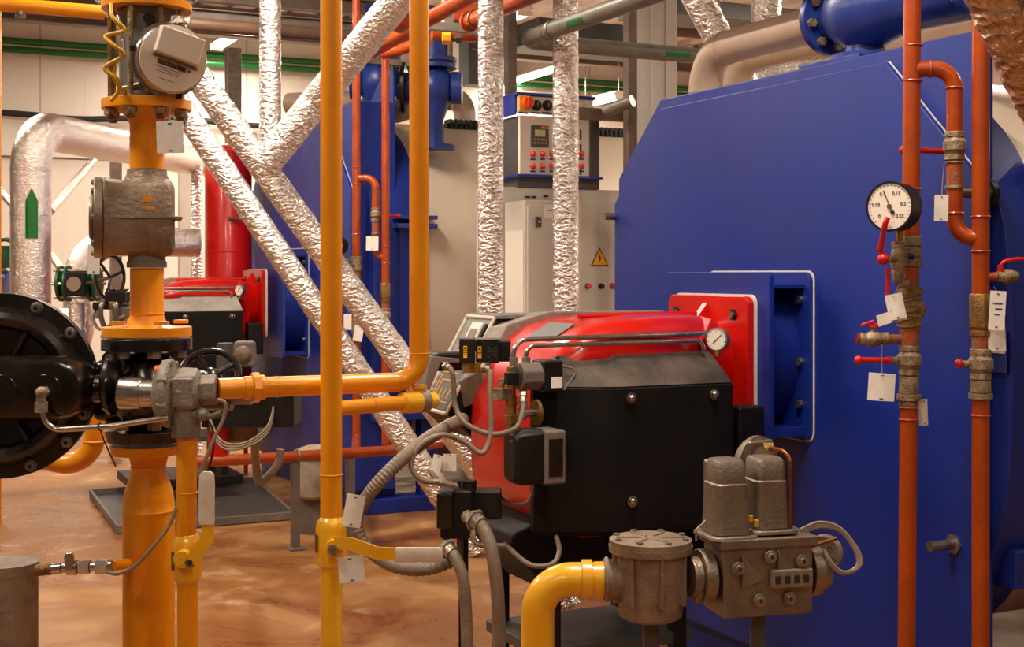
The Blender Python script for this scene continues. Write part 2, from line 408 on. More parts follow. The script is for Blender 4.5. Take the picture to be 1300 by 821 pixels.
# slender posts near back wall
def post(name, lab, cat, px, w, Y, y0, y1, m, d=None, floor=False):
    d = d or w
    c = P(px, 347, Y); z0 = 0 if floor else P(px, y1, Y).z; z1 = CZ if y0 is None else P(px, y0, Y).z
    o = MB().box(V((c.x, c.y, (z0+z1)/2)), (w, d, z1-z0), (N, U, Z)).build(name, m, bevel=.004); tagp(o, lab, cat); return o
post('steel_post', 'grey steel post right of the gas meter under the hanging light', 'post', 296, .13, 12.6, 62, 0, 'dull_steel', floor=True)
post('wall_trunking', 'white vertical trunking just left of the red tank', 'trunking', 235, .12, 13.4, 210, 0, 'panel_white', floor=True)
post('steel_post', 'thin grey post behind the handwheel, left of the yellow pipe', 'post', 147, .1, 12.8, 190, 0, 'steel_post', floor=True)
o = ibeam(V((P(832, 0, 9.4).x, 9.4, 0)), V((P(832, 0, 9.4).x, 9.4, CZ)), .25, .2, .012).build('steel_column', 'cabinet_grey'); tagp(o, 'wide light grey steel column left of the near blue boiler', 'column')
MBp = MB().box(V((P(832, 0, 9.35).x, 9.3, CZ/2)), (.27, .02, CZ)); o = MBp.build('cladding', 'cabinet_grey', o)
# brown frame beside it
t = thing('pipe_rack', 'brown steel frame of a post and a cross bar left of the grey column', 'rack', V((P(800, 0, 8.2).x, 8.2, 0)))
c = P(800, 0, 8.2); MB().box(V((c.x, 8.2, CZ/2)), (.065, .065, CZ), (N, U, Z)).build('post', 'steel_post', t, .004)
c = P(770, 146, 8.2); MB().box(c+N*-.03, (.36, .06, .07), (N, U, Z)).build('cross_bar', 'steel_post', t, .004)
c = P(598, 0, 8.2)
post('steel_post', 'brown steel post behind the left foil pipe, above the cabinet', 'post', 648, .07, 9.5, None, 120, 'steel_post')

# ---------- smooth jacketed silver pipes, left ----------
pA = P(39, 163, 9.0)
zlow = P(0, 440, 9.0).z; pts = [V((pA.x, 9.0, zlow))-N*1.2, V((pA.x, 9.0, zlow)), pA, P(262, 206, 12.0)]
q = resample(fillet(pts, .27, 12), .05)
t = pipe('jacketed_pipe', 'large silver jacketed pipe rising at the left and bending over to the right', 'pipe', pts, .132, 'foil_smooth', R=.27, n=40)
# jacket seams as bands and direction arrow
for z in (1.2, 2.0, 2.3):
    MB().tube([V((pA.x, 9.0, z-.012)), V((pA.x, 9.0, z+.012))], .135, 36).build('jacket_band', 'foil_smooth', t)
def curved(c, r, ax_dir, poly, m, name, parent, th=.0015):      # flat sign bent round a vertical pipe; poly of (horizontal arc length, z)
    fx = V(ax_dir).normalized(); rx = Z.cross(fx).normalized(); mb = MB()
    xs = [p[0] for p in poly]
    def pt(x, z, rr): w = x/r; return V((c.x, c.y, 0))+(fx*math.cos(w)+rx*math.sin(w))*rr+Z*z
    return mb, pt
mbx, pt = curved(pA, .132, (.38, -.92, 0), [(0, 0)], None, None, None)
zt = P(38, 240, 9).z; zb = P(38, 303, 9).z; hw = .04
def strip(mb, pt, cols, r):
    for (x0, a0, b0), (x1, a1, b1) in zip(cols, cols[1:]):
        mb.rings([[pt(x0, a0, r), pt(x0, b0, r), pt(x0, b0, r+.002), pt(x0, a0, r+.002)], [pt(x1, a1, r), pt(x1, b1, r), pt(x1, b1, r+.002), pt(x1, a1, r+.002)]])
cols = [(-hw+hw*2*i/8, zb, zt-.09*abs(-1+2*i/8)) for i in range(9)]
mbx2, pt = curved(pA, .134, (.38, -.92, 0), [(0, 0)], None, None, None)
strip(mbx2, pt, cols, .134); mbx2.build('direction_arrow', 'green_paint', t)
# second jacketed pipe: arch behind the filter
pB = P(100, 306, 10.2)
pipe('jacketed_pipe', 'silver jacketed pipe that arches over behind the grey gas filter', 'pipe', [V((pB.x, 10.2, P(0, 462, 10.2).z))-N*2.2, V((pB.x, 10.2, P(0, 462, 10.2).z)), pB, alongN(pB, 252)], .115, 'foil_smooth', R=.3, n=36)
pC = P(66, 408, 10.0)
pipe('jacketed_pipe', 'short silver jacketed branch behind the rim of the big black regulator', 'pipe', [alongN(pC, 32), alongN(pC, 88)], .1, 'foil', n=30)
pipe('foil_pipe', 'thin vertical foil pipe beside the red tank', 'pipe', [V((P(250, 0, 11.6).x, 11.6, 0)), P(250, 196, 11.6)], .05, 'foil', n=24)
for a, b, lb in (((126, 195, 12.5), (64, 268, 11.6), 'thin silver pipe slanting down to the left behind the silver bend'), ((-10, 232, 11.8), (40, 285, 11.8), 'thin silver pipe slanting at the left edge'), ((64, 322, 11.8), (84, 350, 11.8), 'short thin silver pipe slanting down to the green valve')):
    pipe('foil_pipe', lb, 'pipe', [P(*a), P(*b)], .036, 'foil_smooth', n=20)

# ---------- crumpled foil pipes ----------
def foilpipe(lab, pts, r, R=None, amp=.0032, f=24):
    return pipe('foil_pipe', lab, 'pipe', pts, r, 'foil', R=R, n=44, step=.014, disp=crumple(amp, f))
YF = 7.5
def ext(a, b, y): k = (y-a[1])/(b[1]-a[1]); return (a[0]+(b[0]-a[0])*k, y)
f5a, f5b = (240, 150), (556, 622); f4a, f4b = (252, 98), (517, 468)
e = ext(f5a, f5b, -60); g = ext(f5a, f5b, 700)
foilpipe('lower of the two long crumpled foil pipes slanting down from behind the gas meter', [P(*e, YF+.3), P(*g, YF+.1)], .071)
e = ext(f4a, f4b, -60); g = ext(f4a, f4b, 646)
foilpipe('upper of the two long crumpled foil pipes slanting down from behind the gas meter', [P(*e, YF-.2), P(*g, YF-.25)], .074)
a, b = (505, 0), (338, 208); e = ext(a, b, -50)
foilpipe('crumpled foil pipe slanting up to the right behind both tall yellow pipes', [P(336, 210, YF-.3), P(400, 130, YF-.3), P(*e, YF-.7)], .083)
c = P(343, 180, 8.2)
foilpipe('straight vertical foil pipe at the top, left of the front yellow pipe', [V((c.x, 8.2, c.z-.04)), V((c.x, 8.2, CZ))], .066, amp=.003)
for px, lb, Y in ((623, 'left of the two upright crumpled foil pipes in front of the cabinet', 6.9), (718, 'right of the two upright crumpled foil pipes in front of the cabinet', 6.9)):
    c = P(px, 0, Y); foilpipe(lb, [V((c.x, Y, CZ)), V((c.x, Y, .95)), V((c.x+.5, Y+.24, .95))], .066, R=.12, amp=.0025, f=30)
    t = bpy.data.objects[list(ORG)[-1]]
    k = -1 if px < 700 else 1
    zz = P(px, 188, Y).z; u = X*math.cos(.52)+Z*math.sin(.52)*(-k)
    mb = MB().torus(V((c.x, Y, zz)), V((.5*k*1.0, 0, .87)), .072, .0045, 36, 8); mb.build('foil_seam', 'foil_smooth', t)
a, b = (880, -10), (958, 125); 
foilpipe('foil pipe slanting behind the thick beige pipe bend at the top', [P(782, -193, 7.5), P(962, 140, 7.8)], .085, amp=.005)
foilpipe('upright foil pipe at the top edge behind the beige pipe near the blue valve', [V((P(978, 0, 8.2).x, 8.2, CZ)), P(972, 60, 8.2)], .09, amp=.004)
foilpipe('foil pipe lying level behind the near boiler, seen in the gap above its door', [P(935, 103, 8.6), P(1090, 78, 7.6)], .07, amp=.004)
# thick dirty insulated pipe near the camera, top right
o = pipe('insulated_pipe', 'thick rust-stained foil insulated pipe slanting across the top right corner', 'pipe', [P(1240, -75, 2.35)+(P(1240, -75, 2.35)-P(1375, 215, 2.62))*4.4, P(1240, -75, 2.35), P(1375, 215, 2.62), P(1375, 215, 2.62)+X*.5-Z*.6, V((P(1375, 215, 2.62).x+.5, 2.7, 0))], .062, 'foil_brown', n=48, step=.012, disp=crumple(.006, 30))

# ---------- grey pipe with green stickers, top middle ----------
e0 = P(662, 52, 7.0); far = e0; s1 = e0+U*2.4; s2 = alongN(e0, 905)
g = pipe('overhead_pipe', 'long grey overhead pipe with green stickers, bending above the control unit', 'pipe', [s1, e0, s2], .043, 'grey_pipe', R=.13, ws=[(e0+U*.3, U)])
def onU(p, px): c = (px-HX)/F; k = (c*p.y-p.x)/(U.x-c*U.y); return p+U*k
for c, ax in ((onU(e0, 738), U), (alongN(e0, 856), N)):
    sd = (CAM-c).normalized(); sd = (sd-ax*sd.dot(ax)).normalized(); w = ax.cross(sd); mb = MB()
    R = []
    for i in range(9):
        an = -.35+.75*i/8; dr = sd*math.cos(an)+w*math.sin(an); R.append([c+dr*.0435-ax*.08, c+dr*.0435+ax*.08, c+dr*.045+ax*.08, c+dr*.045-ax*.08])
    mb.rings(R).build('green_sticker', 'green_paint', g)
MB().torus(e0+U*.36, U, .045, .007, 28, 8).build('pipe_clamp', 'dull_steel', g)
c = P(740, 141, 8.0); pipe('overhead_pipe', 'short grey pipe below the green pipes, joined to the brown frame', 'pipe', [P(768, 141, 8.1), P(803, 128, 8.0)], .038, 'grey_pipe')
# dark roof steel at top right, behind beige pipes
for i, (a, b, lb) in enumerate(((( 858, 150, 10.5), (980, 96, 10.5), 'brown pipe crossing behind the beige pipe bend'), ((858, 40, 12.5), (1000, 52, 12.5), 'brown steel rail under the ceiling behind the beige pipe bend'), ((600, 55, 10.2), (800, 68, 10.2), 'brown steel rail under the ceiling behind the upright foil pipes'))):
    pipe('ceiling_pipe', lb, 'pipe', [P(*a), P(*b)], .05, 'brown_pipe', n=16)
o = MB().box(P(745, 52, 9.8), (1.1, .6, .16), (N, U, Z)).build('air_duct', 'dark_grey', bevel=.006); tagp(o, 'dark rectangular duct under the ceiling behind the upright foil pipes', 'duct')
o = MB().box(P(925, 22, 11.5), (1.9, .5, .14), (N, U, Z)).build('air_duct', 'dark_grey', bevel=.006)
for k in (-.8, .8): q = P(925, 22, 11.5)+N*k; MB().cyl(q, V((q.x, q.y, CZ)), .008, n=8).build('hanger_rod', 'steel', o)
tagp(o, 'dark duct under the ceiling behind the slanting foil pipe at the beige bend', 'duct')
o = ibeam(P(905, 60, 10.8)-Z*.5, V((P(905, 60, 10.8).x, 10.8, CZ)), .08, .08, .01).build('steel_post', 'steel_post'); tagp(o, 'short brown hanging post behind the beige pipe bend', 'post')
# ---------- boilers ----------
def sup(d, hw, zc, hh, e=3.0, k=64):
    o = []
    for i in range(k):
        w = 2*math.pi*i/k; c, s = math.cos(w), math.sin(w)
        o.append(B(math.copysign(abs(c)**(2/e), c)*hw, d, zc+math.copysign(abs(s)**(2/e), s)*hh))
    return o
def boiler(lab, W, ztop, cham, btop, bd, zc, hw, hh, near):
    t = thing('hot_water_boiler', lab, 'boiler', B(0, -1.6, 0))
    zb = .16
    def octo(g): return [(-W-g, zb), (W+g, zb), (W+g, ztop-cham), (W-cham+g*.4, ztop+g), (-W+cham-g*.4, ztop+g), (-W-g, ztop-cham)]
    MB().prism([B(s, 0, z) for s, z in octo(0)], N*.02).build('door', 'blue_paint', t, .004)
    MB().prism([B(s, -.02, z) for s, z in octo(.002)], N*.004).build('door_gasket', 'gasket', t)
    MB().prism([B(s, -.024, z) for s, z in [(-W-.004, zb), (W+.004, zb), (W+.004, btop), (-W+cham*.9, btop), (-W-.004, ztop-cham*.7)]], N*bd).build('front_box', 'blue_paint', t, .006)
    # drum and body
    zcd = 1.30 if near else 1.45; hh2 = btop-zcd-.03
    MB().rings([sup(-.062-bd*.2, W+.09, zcd, hh2), sup(-.062-bd-.12, W+.09, zcd, hh2)]).build('drum_plate', 'blue_paint', t, .004)
    MB().rings([sup(-.08-bd-.1, W+.07, zcd+.02, hh2+.0, 2.6), sup(-3.6, W+.07, zcd+.02, hh2+.0, 2.6)]).build('body', 'stainless', t)
    for d in (-1.3, -2.5): MB().rings([sup(d, W+.078, zcd+.02, hh2+.008, 2.6), sup(d-.05, W+.078, zcd+.02, hh2+.008, 2.6)]).build('body_band', 'dull_steel', t)
    MB().rings([sup(-3.6, W+.09, zcd, hh2), sup(-3.9, W+.09, zcd, hh2)]).build('rear_box', 'blue_paint', t, .006)
    # side casing, ledges, base rails
    MB().span(W-.14, W+.1, -.3, -3.2 if near else -.5, 1.22 if near else 1.0, 1.93).build('side_casing', 'blue_paint', t, .01)
    MB().span(W-.02, W+.16, -.26, -3.3 if near else -.55, 1.9, 1.93).build('ledge', 'blue_dull', t, .003)
    MB().span(W-.02, W+.16, -.26, -3.3 if near else -.55, 1.96, 1.985).build('ledge', 'blue_dull', t, .003)
    for sg in (-1, 1):
        MB().span(sg*(W-.1), sg*(W+.06), -.12, -3.7, .62, .74).build('base_rail', 'blue_paint', t, .006)
        MB().span(sg*(W-.16), sg*(W+.02), -.1, -3.75, .0, .1).build('base_rail', 'blue_paint', t, .006)
        for d in (-.5, -1.9, -3.4): MB().span(sg*(W-.12), sg*(W-.02), d, d-.12, .09, .63).build('leg', 'blue_paint', t, .006)
    MB().span(-W+.1, W-.1, -.07, -.35, .0, .2).build('base_plinth', 'blue_paint', t, .01)
    # top strip rail (black ribbed vent trim along the top of the body)
    r = MB()
    for i in range(60): r.span(.5, .62, -1.0-i*.04, -1.015-i*.04, btop-.08, btop+.0)
    r.span(.51, .61, -.98, -3.42, btop-.09, btop-.03)
    r.build('ribbed_strip', 'black_plastic', t)
    # burner mounting box: back plate, front plate, collar, ribs
    def rr(s0, s1, z0, z1, d, R=.03, k=5):
        o = []
        for cx, cz, a in ((s1-R, z1-R, 0), (s0+R, z1-R, 90), (s0+R, z0+R, 180), (s1-R, z0+R, 270)):
            for i in range(k+1):
                w = math.radians(a+90*i/k); o.append(B(cx+R*math.cos(w), d, cz+R*math.sin(w)))
        return o
    bx = t
    MB().prism(rr(-hw, hw, zc-hh, zc+hh, .018, .035), N*.016).build('back_plate', 'blue_paint', bx, .002)
    # gasket only around the edge of the back plate
    MB().prism(rr(-hw-.006, hw+.006, zc-hh-.006, zc+hh+.006, .004, .036), N*.006).build('plate_gasket', 'gasket', bx)
    MB().prism(rr(-hw-.02, hw, zc-hh, zc+hh, .196, .02), N*.022).build('front_plate', 'blue_dull' if not near else 'blue_paint', bx, .002)
    MB().cyl(B(0, .018, zc), B(0, .175, zc), hh-.03, n=64).build('collar', 'blue_paint', bx)
    for sg in (-1, 1):
        MB().span(sg*hw*.98-.012, sg*hw*.98-.03 if sg > 0 else sg*hw*.98+.006, .018, .18, zc-hh+.02, zc-hh+.05).build('rib', 'blue_paint', bx)
    MB().span(-hw+.02, hw-.03, .018, .178, zc+hh-.06, zc+hh-.045).build('rib', 'blue_paint', bx, .002)
    MB().span(-hw+.02, hw-.03, .018, .178, zc-hh+.03, zc-hh+.045).build('rib', 'blue_paint', bx, .002)
    for z in (zc+hh-.1, zc-.02, zc-hh+.13): MB().hexn(B(hw-.05, .026, z), N, .016, .016).build('bolt', 'dull_steel', bx)
    # clamp bolts on the door edges
    def clamp(s, z, L_=.13):
        o = MB().cyl(B(s, .02, z)+U*0, B(s, L_, z), .016, n=16)
        for h in (.135,):
            pass
        o = o.build('clamp_bolt', 'dull_steel', t)
        MB().hexn(B(s, .035, z), N, .034, .03).build('nut', 'zinc', o); MB().cyl(B(s, .0, z), B(s, .02, z), .042, n=24).build('washer', 'black_plastic', o)
    return t, clamp
tb, clamp = boiler('large royal blue boiler with a chamfered door filling the right side', 1.1, 2.31, .395, 2.355, .06, 1.30, .33, .305, True)
# the three door clamps seen on the near boiler: side bolts that stick out past the edge
def sideclamp(px, py, s, tip, parent, out=1):
    p = onS(px, py, s); p = V(p)
    m = MB().cyl(p, p-N*tip, .0165, n=18).build('clamp_bolt', 'dull_steel', parent)
    MB().hexn(p+N*.0, N, .034, .034).build('nut', 'zinc', m)
    MB().cyl(p+N*.014, p+N*.034, .043, n=24).build('washer', 'black_plastic', m)
    MB().cyl(p+N*.03, p+N*.2, .014, n=14).build('rod', 'dull_steel', m)
sideclamp(791, 275, -1.1, .10, tb)
for px, py, s in ((1214, 690, 1.02), (1246, 245, 1.11)):
    sideclamp(px, py, s, .11, tb)
# label plate with two white lines on the drum of the near boiler
p = B(1.145, -.07, 1.36)
pl = MB().box(p-N*.004, (.06, .003, .13), (U, N, Z)).build('label_plate', 'blue_dull', tb)
for dz in (.042, .018): MB().box(p-N*.007+Z*(dz-.02), (.05, .003, .008), (U, N, Z)).build('white_stripe', 'paper', pl)

XF = Matrix.Translation(-U*5.5-N*.2)
tb2, _ = boiler('blue boiler standing further back with its steel body behind the cabinet', 1.3, 2.55, .42, 2.74, .28, 1.386, .36, .395, False)
o = MB().box(B(.34, .012, 1.95), (.03, .004, .05), (U, N, Z)).build('small_label', 'paper', tb2)
MB().cyl(B(.52, .02, 1.98), B(.52, .14, 1.98), .016, n=14).build('clamp_bolt', 'dull_steel', tb2)
MB().prism([B(.5, -.3, 2.6), B(1.28, -.3, 2.6), B(1.28, -.3, 3.0), B(1.1, -.3, 2.98)], N*.015).build('lifting_plate', 'blue_paint', tb2, .003)
XF = Matrix.Identity(4)

# ---------- burners ----------
def burner(lab, near):
    t = thing('gas_burner', lab, 'burner', B(0, .7, .0))
    # red mounting flange with gasket
    def rr(s0, s1, z0, z1, d, R=.03, k=5):
        o = []
        for cx, cz, a in ((s1-R, z1-R, 0), (s0+R, z1-R, 90), (s0+R, z0+R, 180), (s1-R, z0+R, 270)):
            for i in range(k+1):
                w = math.radians(a+90*i/k); o.append(B(cx+R*math.cos(w), d, cz+R*math.sin(w)))
        return o
    MB().prism(rr(-.262, .262, 1.02, 1.524, .212, .034), N*.014).build('flange_gasket', 'gasket', t)
    fl = MB().prism(rr(-.262, .262, 1.018, 1.518, .242, .034), N*.03).build('flange', 'red_paint', t, .004)
    for s, z in ((-.2, 1.45), (.18, 1.45), (.18, 1.09), (-.2, 1.09)):
        MB().cyl(B(s, .243, z), B(s, .25, z), .02, n=20).build('bolt', 'black_plastic', fl); MB().hexn(B(s, .252, z), N, .013, .012).build('bolt_head', 'dull_steel', fl)
    MB().prism([B(-.02, .243, 1.4), B(-.02, .243, 1.49), B(-.02, .31, 1.41)], U*.03).build('rib', 'red_paint', fl)
    # neck + scroll housing: loft of rounded sections
    def sec(d, s0, s1, z0, z1, R, k=6):
        R = min(R, (s1-s0)/2-.001, (z1-z0)/2-.001); return rr(s0, s1, z0, z1, d, R, k)
    L_ = [(.242, -.17, .17, 1.12, 1.42, .14), (.30, -.19, .19, 1.10, 1.43, .13), (.36, -.235, .235, .98, 1.448, .1), (.46, -.27, .27, .84, 1.455, .09), (.6, -.29, .29, .74, 1.452, .09), (.78, -.3, .3, .70, 1.44, .09), (.9, -.3, .3, .70, 1.41, .09), (.98, -.3, .3, .72, 1.36, .09), (1.04, -.295, .295, .76, 1.28, .09), (1.08, -.28, .28, .82, 1.18, .09), (1.095, -.25, .25, .88, 1.1, .08)]
    hs = MB().rings([sec(*a) for a in L_]).build('housing', 'red_paint', t, sharp=50)
    # raised seams
    MB().tube(resample([B(.02, .3, 1.452), B(.02, .8, 1.448)], .1), .009, 10).build('seam', 'red_paint', hs)
    MB().tube(fillet([B(.262, .5, 1.40), B(.262, .82, 1.38), B(.29, 1.0, 1.22)], .1), .012, 10).build('seam', 'red_paint', hs)
    MB().prism([B(.16, .35, 1.43), B(.24, .35, 1.42), B(.3, .44, 1.33), B(.22, .42, 1.36)], N*-.03+Z*.02).build('lug', 'red_paint', hs, .004)
    MB().box(B(.05, .925, 1.398), (.19, .11, .006), (U, (N*-1*math.cos(.52)-Z*math.sin(.52)), (Z*math.cos(.52)-N*math.sin(.52)))).build('sight_window', 'dark_grey', hs, .003)
    MB().box(B(.20, 1.085, .985)+U*0, (.05, .012, .13), (U, N, Z)).build('warning_label', 'paper', hs)
    # black acoustic cover on the near side (polygon in plan, chamfered upper edge)
    z0, z1, zt = .755, 1.222, 1.325
    pl0 = [(.27, .40), (.42, .415), (.42, .855), (.40, .91), (.31, 1.085), (.285, 1.11), (.26, 1.11), (.26, .8)]
    def pl(z, sh): return [B(s-sh if s > .38 else s-sh*.3 if s > .3 else s, d-(sh*.75 if d > .87 else sh*.4 if d > .85 else -sh*.15 if d < .5 else 0), z) for s, d in pl0]
    cv = MB().rings([pl(z0-.02, .03), pl(z0, .0), pl(z1, .0), pl(zt, .115)]).build('acoustic_cover', 'black_cover', t, .014)
    MB().rings([pl(z1+.006, -.004+.004), pl(zt+.002, .113)]).build('cover_bevel', 'cover_dust', cv, .004) if near else MB().rings([pl(z1+.006, -.002), pl(zt+.003, .112)]).build('cover_bevel', 'galvanised', cv, .004)  # far cover's bevel: silver highlight painted in with a light metal colour
    for px, py in ((801, 505), (906, 500), (802, 636), (906, 632)):
        p = onS(px, py, .423) if True else 0
        MB().cyl(p, p+U*.006, .019, n=20).ball(p+U*.008, .0135).build('cover_screw', 'steel', cv)
    # side plate, junction box near the flange
    MB().span(.3, .4, .265, .375, .92, 1.14).build('junction_box', 'black_plastic', t, .01)
    # pipes along the top
    a = onS(652, 470, .30); b = onS(652, 431, .30); c = onS(902, 423, .30)
    MB().tube(fillet([a, b, c], .05), .0085, 14).build('impulse_tube', 'steel', t)
    a = onS(668, 470, .33); b = onS(668, 439, .33); c = onS(892, 432, .33); e = onS(893, 447, .33)
    MB().tube(fillet([a, b, c, e], .03), .0075, 14).build('impulse_tube', 'steel', t)
    for px, s in ((652, .30), (668, .33)):
        p = onS(px, 459, s); MB().hexn(p, Z, .016, .03).build('tube_nut', 'zinc', t); MB().hexn(p-Z*.035, Z, .019, .03).build('tube_nut', 'brass', t)
    g = onS(911, 431, .33)
    gx = (U*.55-N*.83).normalized()
    gg = MB().cyl(g-gx*.02, g+gx*.012, .041, n=36).cyl(g-gx*.03, g-gx*.02, .03, n=24).build('pressure_gauge', 'dull_steel', t, .003)
    MB().cyl(g+gx*.0125, g+gx*.0135, .035, n=36).build('dial', 'gauge_face', gg)
    r_ = Z.cross(gx).normalized(); MB().box(g+gx*.0145+r_*.004+Z*.003, (.003, .044, .001), ((r_*.7-Z*.7), (r_*.7+Z*.7), gx)).build('needle', 'ink', gg)
    for i in range(9):
        w = math.radians(-45+i*33.75); q = r_*math.cos(w)+Z*math.sin(w); MB().box(g+gx*.0142+q*.03, (.006, .0015, .0008), (q, gx.cross(q), gx)).build('tick', 'ink', gg)
    MB().hexn(g-Z*.047, Z, .012, .02).build('gauge_stem', 'brass', gg)
    # console on the far side
    pr = [(.28, 1.40), (.28, 1.43), (.97, 1.432), (1.165, 1.085), (1.06, .99), (.3, .99)]
    cs = MB().prism([B(-.56, d, z) for d, z in pr], U*.25).build('console', 'black_plastic', t, .01)
    MB().span(-.565, -.3, .28, .965, 1.43, 1.445).build('top_plate', 'grey_label', cs, .003)
    nrm = (B(0, 1.165, 1.085)-B(0, .97, 1.432)).normalized(); up = -nrm; out = U.cross(up).normalized()
    if out.dot(-N) < 0: out = -out
    def Q(u, v, h=0):  # u across 0..1 (far to near), v down the slope 0..1
        return B(-.56+.25*u, .97, 1.432)+nrm*(v*(B(0, 1.165, 1.085)-B(0, .97, 1.432)).length)+out*h
    fr = MB()
    for a, b in (((0, 0), (1, 0)), ((1, 0), (1, 1)), ((1, 1), (0, 1)), ((0, 1), (0, 0))): fr.tube([Q(*a, .004), Q(*b, .004)], .007, 8)
    fr.build('panel_rim', 'sleeve_white', cs)
    MB().box(Q(.5, .5, .0), (.245, .385, .006), (U, up, out)).build('panel', 'grey_label', cs, .002)
    MB().box(Q(.67, .24, .012), (.095, .13, .022), (U, up, out)).build('display_module', 'panel_white', cs, .004)
    MB().box(Q(.69, .2, .0245), (.06, .04, .002), (U, up, out)).build('display', 'hose_grey', cs)
    MB().box(Q(.9, .24, .008), (.02, .13, .014), (U, up, out)).build('slot', 'black_plastic', cs)
    MB().box(Q(.5, .76, .004), (.21, .17, .004), (U, up, out)).build('mimic_panel', 'dark_grey', cs)
    ln = MB()
    for u0, v0, u1, v1 in ((.2, .6, .2, .9), (.2, .6, .75, .6), (.3, .68, .3, .9), (.3, .68, .85, .68), (.4, .9, .85, .9), (.45, .76, .45, .86), (.6, .76, .6, .86), (.75, .76, .75, .86), (.1, .72, .1, .74), (.1, .8, .1, .82)): ln.tube([Q(u0, v0, .006), Q(u1, v1, .006)], .0022, 6)
    ln.build('mimic_lines', 'sign_yellow', cs)
    for i in range(5): MB().ball(Q(.12, .56+i*.08, .006), .005).build('indicator', 'gauge_face', cs)
    for i in range(4): MB().box(Q(.5+i*.09, .36, .0245), (.014, .008, .002), (U, up, out)).build('key', 'ink', cs)
    # long grey top cowl from the console back to the flange
    MB().rings([[B(-.31, d, z) for d, z in ((.3, 1.36), (.3, 1.452), (.8, 1.455), (1.0, 1.40), (1.12, 1.2), (1.1, 1.1), (.98, 1.25), (.8, 1.33))], [B(-.2, d, z) for d, z in ((.3, 1.36), (.3, 1.458), (.8, 1.46), (.97, 1.415), (1.08, 1.25), (1.05, 1.15), (.95, 1.3), (.8, 1.36))]]).build('cowl', 'cast_grey', t, .006)
    # black visor and pod left of the switches
    p = onS(568, 458, -.2)
    vp = MB().box(p, (.1, .13, .065), (U, N, Z)).build('pod', 'black_plastic', t, .012)
    MB().prism([onS(537, 450, -.22), onS(586, 455, -.22), onS(592, 459, -.22), onS(549, 459, -.22), onS(532, 501, -.22), onS(524, 501, -.22)], U*.08).build('visor', 'grey_dust', t, .004)
    # twin pressure switches on a brass block
    yb = .12
    for k, (x0, x1) in enumerate(((583, 603), (604, 634))):
        a = onS(x0, 431+k, yb); b = onS(x1, 460, yb)
        c = (a+b)/2; w = (b-a).dot(X); h = abs(b.z-a.z)
        sw = MB().box(c+YY*.02, (abs(w), .09, h), (X, YY, Z)).build('pressure_switch', 'black_plastic', t, .004)
        MB().box(c+YY*.02+Z*(h/2+.003), (abs(w)*1.02, .094, .006), (X, YY, Z)).build('lid', 'grey_dust', sw, .002)
        lx = onS(x0+8 if k == 0 else x0+5, 445, yb); mk = MB()
        for dz, hh_, ww in ((.017, .004, .013), (.006, .003, .013), (.0, .003, .013), (-.006, .003, .013), (-.015, .011, .013)): mk.box(V((lx.x, c.y-.0265, c.z+dz)), (ww, .002, hh_))
        for sx in (-.005, .005): mk.box(V((lx.x+sx, c.y-.0265, c.z+.011)), (.003, .002, .012))
        mk.build('yellow_mark', 'sign_yellow', sw)
        if k == 1:
            lg = MB()
            for i in range(5):
                for j in range(3):
                    if (i*3+j) % 4 != 1: lg.box(V((c.x+.004+j*.012, c.y-.0262, c.z+.016-i*.008)), (.008, .001, .0025))
            lg.build('print', 'dark_grey', sw)
    p = onS(607, 466, yb); MB().box(p+YY*.02, (.085, .06, .036)).build('brass_block', 'brass', t, .004)
    MB().cyl(onS(594, 458, yb)+YY*.0, onS(594, 473, yb), .02, n=20).build('brass_union', 'brass', t)
    MB().box(onS(641, 446, yb)+YY*.03, (.04, .06, .07)).build('connector', 'black_plastic', t, .004)
    # ignition/servo
    p = onS(674, 477, .34); sv = MB().cyl(p-N*.045, p+N*.03, .048, n=8, rot=.39).build('servo_motor', 'grey_dust', t, .006)
    MB().box(p+N*.06, (.09, .07, .1), (U, N, Z)).build('terminal_box', 'black_plastic', sv, .006)
    MB().box(p+N*.07+U*.046-Z*.02, (.002, .04, .035), (U, N, Z)).build('name_plate', 'paper', sv)
    MB().box(p-N*.065-Z*.005, (.03, .05, .04), (U, N, Z)).build('bracket', 'black_plastic', sv, .004)
    MB().cyl(p-N*.048, p-N*.05, .03, n=24).build('end_disc', 'dark_grey', sv)
    pts = spline([p+N*.1+Z*.03, p+N*.15+Z*.02, p+N*.16-Z*.0, p+N*.12-Z*.05]); MB().tube(pts, .004, 8).build('wire', 'cable_grey', sv)
    # column of fittings below
    q = onS(649, 520, .30)
    bc = MB()
    for z, r, h, n_ in ((.09, .014, .1, 16), (.03, .022, .03, 6), (0, .016, .04, 16), (-.03, .024, .03, 6), (-.07, .017, .06, 16)): bc.cyl(q+Z*(z-h/2), q+Z*(z+h/2), r, n=n_)
    bc.build('brass_column', 'brass', t, .002)
    q = onS(664, 512, .34); MB().cyl(q+Z*.06, q-Z*.05, .012, n=14).hexn(q, Z, .017, .02).build('fitting', 'brass_dirty', t)
    q = onS(637, 500, .3); MB().box(q, (.03, .06, .04), (U, N, Z)).cyl(q, q+Z*.05, .01, n=12).build('fitting', 'brass_dirty', t, .003)
    # sight disc
    q = onS(699, 524, .42)-U*.03-N*.03
    ds = MB().cyl(q, q-N*.012, .042, n=32).build('sight_port', 'brown_brass', t, .002)
    MB().cyl(q-N*.012, q-N*.05, .012, n=20).cyl(q-N*.05, q-N*.066, .02, n=24).build('knob', 'steel', ds)
    # big square actuator
    a = onS(677, 579, .40)
